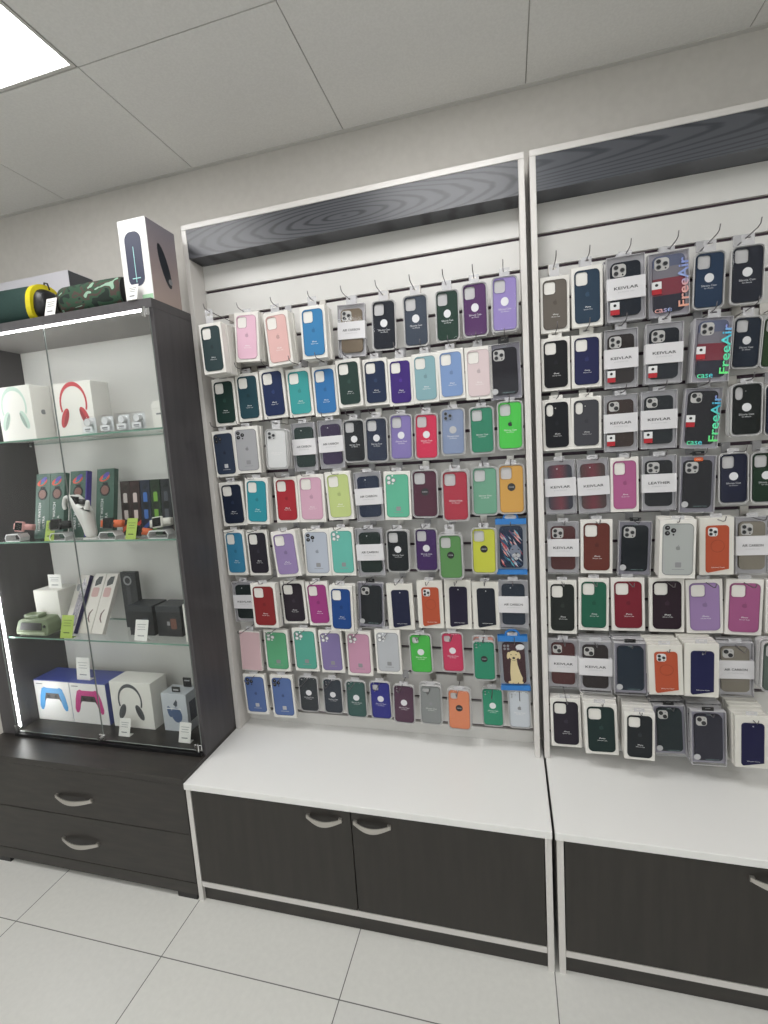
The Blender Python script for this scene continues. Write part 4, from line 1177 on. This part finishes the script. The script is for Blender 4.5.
for k, x in enumerate((-.378, -.300, -.228, -.162)):
    t = thing('earbud_case', ['round-topped small clear case before the red headphones box', 'small clear case with round white pod, next to the headphones box', 'small clear case with white pod, middle of the top shelf', 'small clear case with white pod beside small white box'][k], 'earbud case', (x, .180, S1), 'clear cases with white pods on the top shelf')
    b_ = MB(); b_.box(-.026, .026, -.012, .016, 0, .004, bev=.001)
    part('base', b_, CLEAR if k else mat('mint_base', 'b4d4c4', .3), t)
    part('clear_case', MB().box(-.025, .025, -.011, .015, .0042, .064, bev=.002), CLEAR, t)
    part('back_paper', MB().box(-.0235, .0235, .010, .0105, .006, .060), mat('pale_paper', 'd4d6d6', .6), t)
    part('pod', MB().plate([rr(-.015, .015, .030, .056, .012, 6)], -.006, .010), mat('white_pod', 'dcdcdc', .2, k=1), t, False)
    part('price_slip', MB().box(-.020, .020, -.0080, -.0076, .008, .028), WHITEP, t)
    part('slip_print', MB().box(-.012, .012, -.0086, -.0081, .016, .021).box(-.010, .010, -.0086, -.0081, .011, .013), GREYP, t)
    part('pod_outline', MB().plate([circ(0, .044, .0145, 18), circ(0, .044, .0135, 18)[::-1]], -.0068, -.0062), GREYP, t)

# second glass shelf: tall watch boxes
wg = speckle('green_watch_box', '3a564c', '466458', 30, .35)
def watch_box(x, y, w, h, z, label, double=False, purple=False, lean=-.20):
    t = thing('smartwatch_box', label, 'watch box', (x, y, z), 'green smartwatch boxes on the second shelf')
    t.rotation_euler = (lean, 0, 0)
    part('carton', MB().box(-w / 2, w / 2, 0, .022, 0, h, bev=.001), wg, t)
    s = MB(); s.plate([oval(-.004, h - .036, .026, .013, .35)], -.0005, 0, mat('red_orange_print', 'd0503c', .4))
    s.plate([oval(.004, h - .026, .018, .009, .6)], -.0008, -.0004, mat('violet_print', '5048a0', .4))
    s.plate([oval(-.004, h - .040, .013, .0045, .35)], -.0011, -.0007, mat('teal_print', '3c7c80', .4))
    part('swoosh_print', s, None, t)
    wt = MB(); wt.plate([circ(0, h - .085, .024, 20)], -.0012, 0, BLACKP); wt.plate([circ(0, h - .085, .018, 20)], -.0015, -.0012, mat('rosy_dial', '7c5850', .4)); 
    wt.plate([rr(-.012, .012, h - .066, h - .055, .003)], -.0007, 0, BLACKP)
    part('watch_print', wt, None, t)
    text('SMART WATCH', WHITEP, .115, (-.012, -.0008, h - .178), t, rot=-PI / 2, height=.013, bold=.01)
    text('ULTRA', WHITEP, .050, (.010, -.0008, h - .200), t, rot=-PI / 2, height=.012)
    if purple: part('edge_print', MB().box(w / 2 - .006, w / 2 + .0004, -.0006, .0222, .002, h - .002), mat('violet_edge', '483890', .4), t)
    return t
watch_box(-.738, .222, .074, .266, S2, 'green smartwatch box at the left end of the second shelf')
watch_box(-.663, .222, .074, .266, S2, 'green smartwatch box beside the leftmost one, lime card before it')
watch_box(-.556, .222, .084, .268, S2, 'green smartwatch box with violet edge behind the white hand', purple=True)
watch_box(-.424, .222, .084, .270, S2, 'green smartwatch box right of the white hand stand')
for k, (x, hx, ac, lab) in enumerate(((-.336, '2e2220', 'b8b0ac', 'dark smartwatch box with grey strap, touching the last green box'), (-.290, '301c1c', 'c8b8b4', 'dark smartwatch box with red trim, above the lime card'),
                                (-.243, '1a2438', '3c68b0', 'dark blue smartwatch box behind the second shelf'), (-.196, '1c3020', '6c9c38', 'black and green smartwatch box on the second shelf'),
                                (-.149, '20242a', '4c5058', 'near black smartwatch box on the second shelf'), (-.102, '2c2422', '5c4a44', 'dark brown smartwatch box at the second shelf right end'))):
    t = thing('smartwatch_box', lab, 'watch box', (x, .250, S2), 'dark smartwatch boxes on the second shelf')
    t.rotation_euler = (-.08, 0, 0)
    part('carton', MB().box(-.0225, .0225, 0, .022, 0, .212, bev=.001), mat('dk_' + hx, hx, .35), t)
    st = MB(); st.plate([rr(-.009, .009, .062, .165, .006)], -.0006, 0); 
    part('strap_print', st, mat('st_' + ac, ac, .45), t)
    part('dial_print', MB().plate([rr(-.011, .011, .098, .128, .004)], -.001, -.0006).plate([oval(0, .185, .012, .006, .5)], -.0006, 0), mat('dial_' + hx, shade(hx, .6), .3), t)
    part('base_print', MB().plate([[(-.021, .010), (.021, .045), (.021, .060), (-.021, .028)]], -.0006, 0), mat('tr_' + str(k), ['c85030', 'c03c34', '2c4c90', '5c8c30', '383c44', '4c3c38'][k], .4), t)

def acrylic_stand(x, y, z, w, label):
    t = thing('display_stand', label, 'stand', (x, y, z), 'clear acrylic watch stands on the second shelf')
    m = MB(); m.ribbon([(-w / 2, .001), (w / 2, .001), (w / 2 + .004, .014), (w / 2 - .006, .028), (-w / 2 + .006, .028), (-w / 2 - .004, .014), (-w / 2, .001)], .040, .002)
    part('stand_band', m, TRAY, t)
    e = MB(); e.ribbon([(-w / 2, .001), (w / 2, .001), (w / 2 + .004, .014), (w / 2 - .006, .028), (-w / 2 + .006, .028), (-w / 2 - .004, .014), (-w / 2, .001)], .0015, .0032)
    e.v = [(a, b - .0208, c) for a, b, c in e.v]
    part('stand_edge', e, WHITEP, t)
def watch(x, y, z, label, strap, dial, tilt=0.0, s=1.0, rz=0.0):
    t = thing('smartwatch', label, 'watch', (x, y, z), 'display smartwatches on the second shelf')
    t.rotation_euler = (1.35, tilt, rz); t.scale = (s, s, s)
    L = [(.044 * math.cos(a), (.022 if math.sin(a) < 0 else .017) * math.sin(a)) for a in [2 * PI * k / 26 for k in range(27)]]
    b_ = MB(); b_.ribbon([(a, q + .022) for a, q in L], .024, .008)
    part('strap', b_, strap, t, True)
    part('watch_case', MB().box(-.022, .022, -.020, .020, .034, .046, bev=.003).tube([(.020, 0, .040), (.025, 0, .040)], .003, seg=8), BLACK if dial is None else dial, t)
    part('screen', MB().box(-.018, .018, -.016, .016, .0458, .0468), mat('dark_screen', '101216', .1, k=1), t)
pinkm = mat('pink_strap', 'c89490', .6); orm = mat('orange_strap', 'd06438', .6); whm = mat('white_strap', 'd0ccc4', .6, k=1)
acrylic_stand(-.806, .180, S2, .070, 'clear acrylic stand under the pink watch, far left')
watch(-.768, .205, S2 + .0505, 'pink-strapped watch lying on the leftmost clear stand', pinkm, pinkm, .06)
acrylic_stand(-.580, .180, S2, .070, 'clear acrylic stand under the black watch')
watch(-.580, .205, S2 + .0530, 'black watch on clear stand left of the white hand', BLACK, None, -.05, 1.1)
acrylic_stand(-.345, .180, S2, .070, 'clear acrylic stand right of the white hand')
watch(-.335, .205, S2 + .0520, 'black watch with orange strap right of the white hand', orm, None, .0, 1.05)
watch(-.225, .215, S2 + .0210, 'black watch with orange strap right of the lime price card', orm, None, .15, 1.0)
acrylic_stand(-.120, .180, S2, .080, 'clear acrylic stand under the white watch')
watch(-.118, .205, S2 + .0505, 'white-strapped watch on the rightmost clear stand', whm, whm, -.12, 1.0)
price_card(-.622, .158, S2, 'lime price card before the leftmost green watch boxes', True, w=.046, h=.080)
price_card(-.240, .158, S2, 'lime price card tilted before the dark watch boxes', True, w=.050, h=.078).rotation_euler = (0, .0, -.1)

# white hand that models a watch
t = thing('hand_stand', 'white plastic hand stand wearing a black watch, second shelf', 'display hand', (-.430, .175, S2))
def skin(name, verts, edges, rad, m, parent, sub=2):
    me = bpy.data.meshes.new(name); me.from_pydata(verts, edges, []); me.materials.append(m)
    o = link(name, me, parent)
    md = o.modifiers.new('skin', 'SKIN'); md.use_smooth_shade = True
    lay = me.skin_vertices[0].data
    for i, r in enumerate(rad): lay[i].radius = r
    lay[0].use_root = True
    sb = o.modifiers.new('smooth', 'SUBSURF'); sb.levels = 1; sb.render_levels = 2
    return o
whp = mat('white_hand_plastic', 'dedcd8', .4, k=1)
V = [(0, 0, .002), (-.004, 0, .040), (-.010, 0, .075), (-.022, .0, .108), (-.036, 0, .132)]
Rr = [(.022, .018), (.019, .015), (.021, .014), (.030, .013), (.028, .011)]
E_ = [(0, 1), (1, 2), (2, 3), (3, 4)]
for k in range(4):          # four fingers fold over to the left and down
    yy = -.018 + .012 * k; b0 = len(V); ln = (1.0, 1.12, 1.05, .85)[k]
    V += [(-.046, yy, .146), (-.062 - .006 * ln, yy, .150), (-.080 * ln + .004, yy, .138), (-.088 * ln + .006, yy, .120), (-.086 * ln + .008, yy, .106)]
    Rr += [(.0075, .0075), (.0070, .0070), (.0064, .0064), (.0058, .0058), (.0048, .0048)]
    E_ += [(4, b0), (b0, b0 + 1), (b0 + 1, b0 + 2), (b0 + 2, b0 + 3), (b0 + 3, b0 + 4)]
b0 = len(V)                 # thumb leaves the side of the palm
V += [(.004, -.012, .100), (.018, -.018, .118), (.024, -.020, .136)]
Rr += [(.010, .010), (.0085, .0085), (.0065, .0065)]
E_ += [(2, b0), (b0, b0 + 1), (b0 + 1, b0 + 2)]
V = [tuple(c * 1.12 for c in v) for v in V]; Rr = [(a * 1.3, b * 1.3) if a > .009 else (a * 1.1, b * 1.1) for a, b in Rr]
o = skin('hand', V, E_, Rr, whp, t)
hb_ = part('hand_base', MB().plate([circ(0, 0, .03, 20)], 0, .004), whp, t)
hb_.rotation_euler = (PI / 2, 0, 0); hb_.location = (0, 0, .0042)
watch(-.470, .186, S2 + .146, 'black watch strapped round the white hand', BLACK, None, .15, .80)

# third glass shelf
t = carton('small_box', 'white cube box with a price card on top, third shelf', -.835, -.706, .230, .330, S3, .172, CARD)
part('lid', MB().box(-.0650, .0650, -.0006, .1006, .120, .1728, bev=.001), CARD, t)
price_card(-.752, .262, S3 + .1735, 'white price card standing on the white cube box', w=.070, h=.058, lean=.05)
t = thing('handheld_gadget', 'pale green rounded gadget with dark window on third shelf', 'gadget', (-.790, .195, S3))
sage = mat('sage_plastic', '707c60', .45)
bd = MB(); 
prof = [(-.085, .006), (-.070, .0), (.070, .0), (.082, .012), (.085, .050), (.070, .072), (-.050, .070), (-.070, .060), (-.088, .024)]
bd.plate([prof], -.03, .035)
o = part('body', bd, sage, t); bv = o.modifiers.new('bevel', 'BEVEL'); bv.width = .006; bv.segments = 3; bv.limit_method = 'ANGLE'
part('window', MB().plate([[(-.062, .026), (.050, .026), (.056, .056), (-.048, .056)]], -.033, -.0302), BLACK, t)
part('top_block', MB().box(-.045, .030, -.02, .02, .0705, .086, bev=.003), sage, t)
part('bottom_lip', MB().box(-.078, .070, -.036, -.0302, .006, .018, bev=.002), mat('light_sage', '8a9478', .45), t)
part('dial', MB().plate([circ(.068, .042, .006, 12)], -.0335, -.0302), BLACK, t)
def leaning_box(x, w, h, lean, m, label, y=.205, roty=.0):
    t = thing('strap_watch_box', label, 'watch box', (x, y, S3), 'slanting watch boxes on the third shelf')
    t.rotation_euler = (lean, roty, 0)
    part('carton', MB().box(-w / 2, w / 2, 0, .018, 0, h, bev=.001), m, t)
    return t
pal = mat('pearl_card', 'c8c2bc', .4, k=1)
t = leaning_box(-.655, .060, .245, -.50, pal, 'pearly slanting box with glittery strap picture, lime card before it')
part('strap_print', MB().plate([[(-.004, .03), (.026, .03), (.028, .20), (.008, .235), (.0, .20)]], -.0006, 0), speckle('glitter_print', '6c6470', 'c0bcc4', 180, .2), t)
part('dial_print', MB().plate([oval(-.012, .19, .009, .016, .2)], -.0010, 0), GREYP, t)
part('edge_print', MB().box(.0295, .0304, -.0002, .0182, .001, .244), mat('violet_dark', '30285c', .4), t)
for k, x in enumerate((-.575, -.515)):
    t = leaning_box(x, .058, .250, -.50, mat('white_gloss', 'd6d0ca', .35, k=1), ['white slanting box with dark watch picture, left of its twin', 'white slanting box with dark watch picture, beside the black box'][k], y=.21)
    part('dial_print', MB().plate([[(-.014, .195), (.014, .205), (.016, .238), (-.004, .236), (-.016, .218)]], -.0006, 0), mat('dark_dial', '383c3c', .3), t)
    part('strap_print', MB().plate([rr(-.020, .014, .150, .190, .008)], -.0006, 0), mat('rose_print', 'c4a09c', .5), t)
    part('band_print', MB().plate([[(.006, .045), (.010, .045), (.0, .062), (.0, .080), (.010, .098), (.006, .098), (-.006, .082), (-.006, .060)]], -.0006, 0), mat('brown_band', '5c3c3c', .4), t)
t = carton('watch_box', 'tall black box with round watch picture on third shelf', -.440, -.365, .290, .312, S3, .235, mat('matte_black_box', '24262b', .5))
part('watch_print', MB().plate([circ(-.004, .200, .020, 18), circ(-.004, .200, .013, 18)[::-1]], -.0008, 0), GREYP, t)
part('watch_band_print', MB().plate([rr(-.015, .006, .03, .175, .006)], -.0006, 0), mat('dim_print', '3c3c40', .5), t)
for k, (x0, x1, lab) in enumerate(((-.352, -.238, 'low black box behind the white price card, third shelf'), (-.222, -.112, 'low black box with orange picture at third shelf right'))):
    t = carton('gadget_box', lab, x0, x1, .215, .300, S3, .120, mat('black_box', '1b1c21', .4), group='low black boxes on the third shelf')
    part('lid', MB().box(-(x1 - x0) / 2 - .0006, (x1 - x0) / 2 + .0006, -.0006, .0856, .098, .1206, bev=.001), mat('slate_lid', '2c2f34', .4), t)
    part('picture_print', MB().plate([rr(.008, .034, .030, .072, .005)], -.0006, 0), mat('pic%d' % k, ['3c4048', '6c4438'][k], .4), t)
    part('badge_print', MB().box(-.008, .004, -.0006, 0, .044, .060), GREYP, t)
price_card(-.262, .165, S3, 'white price card before the low black boxes', w=.058, h=.078)
price_card(-.612, .158, S3, 'lime price card at the foot of the pearly slanting box', True, w=.060, h=.090)
t = carton('slim_box', 'slim white box against the cabinet right side, third shelf', -.062, -.032, .17, .25, S3, .145, CARD)
part('mark_print', MB().box(-.006, .006, -.0005, 0, .02, .08), LIGHTP, t)

# bottom of the cabinet
blue = mat('royal_blue_box', '3c4a98', .4)
def pad_box(x0, x1, hexc, label):
    t = thing('gamepad_box', label, 'gamepad box', ((x0 + x1) / 2, .218, S4), 'gamepad boxes on the cabinet floor')
    w = (x1 - x0) / 2
    part('carton', MB().box(-w, w, 0, .115, 0, .178, bev=.001), mat('white_gloss_box', 'e4e2e0', .3, k=1), t)
    part('blue_top', MB().box(-w - .0004, w + .0004, -.0006, .1156, .1785, .1815), blue, t)
    part('blue_side', MB().box(w + .0001, w + .0006, .002, .115, .001, .178), blue, t)
    k = w / .098; z = .098
    half = [(0, .045), (.030, .045), (.040, .049), (.054, .042), (.066, .010), (.074, -.030), (.070, -.046), (.060, -.048), (.050, -.034), (.042, -.010), (.034, .002), (0, .006)]
    L = [(a * k * 1.06, z + b * 1.08) for a, b in half] + [(-a * k * 1.06, z + b * 1.08) for a, b in half[::-1][1:-1]]
    part('gamepad_print', MB().plate([L[::-1]], -.0008, 0), mat('pad_' + hexc, hexc, .4), t)
    part('gamepad_centre_print', MB().plate([[(-.034, z + .026), (-.046, z - .014), (-.034, z + .001), (.034, z + .001), (.046, z - .014), (.034, z + .026)]], -.0014, -.0007), mat('pad_dark', '3a3234', .4), t)
    b_ = MB()
    for sx in (-1, 1): b_.plate([circ(sx * .020 * k, z + .012, .0075, 12)], -.0022, -.0014)
    part('stick_print', b_, BLACKP, t)
    part('logo_print', MB().box(-w + .012, -w + .046, -.0005, 0, .162, .166), GREYP, t)
pad_box(-.898, -.710, '4c9cd8', 'white and blue box with a light blue gamepad picture')
pad_box(-.7075, -.522, 'c03880', 'white and blue box with a pink gamepad picture')
t = carton('headphone_box', 'white box with black headphones picture on cabinet floor', -.500, -.300, .220, .315, S4, .196, CARD)
hp_print(t, -.006, .116, .118, '4a4c50', 0)
price_card(-.650, .240, S4 + .1822, 'white price card on top of the gamepad boxes', w=.070, h=.095, lean=.1)
t = carton('headphone_box', 'small pale box with blue headphones picture, two black tags above', -.258, -.142, .225, .300, S4, .158, mat('pale_blue_box', 'c0c4ca', .4, k=1))
part('ear_cup_print', MB().plate([oval(.008, .070, .024, .032, .2)], -.0008, 0).plate([oval(-.024, .082, .010, .024, .2)], -.0006, 0), mat('slate_blue', '485c80', .4), t)
part('headband_print', MB().plate([[(-.004, .115), (.012, .135), (.016, .125), (.014, .108), (.006, .104)]], -.0006, 0), mat('dark_slate', '3c4450', .4), t)
part('side_picture', MB().box(.0581, .0586, .015, .060, .04, .12), mat('slate_dark', '3a4052', .4), t)
part('lettering_print', MB().box(-.035, .030, -.0009, -.0004, .094, .098), WHITEP, t)
for k, (x, y, z, lab) in enumerate(((-.196, .240, S4 + .1585, 'black hang tag on the front of the small pale box'), (-.176, .285, S4 + .1585, 'black hang tag at the back of the small pale box'))):
    t = thing('brand_tag', lab, 'tag', (x, y, z), 'black tags over the small headphone box')
    part('tag_card', MB().plate([rr(-.019, .019, 0, .022 + .018 * k, .003)], 0, .002), BLACK, t)
    part('tag_print', MB().box(-.012, .012, -.0005, 0, .007 + .018 * k, .012 + .018 * k), LIGHTP, t)
price_card(-.398, .160, S4, 'white price card before the black headphones box', w=.052, h=.068)
price_card(-.118, .160, S4, 'white price card before the small pale box, right corner', w=.052, h=.074)
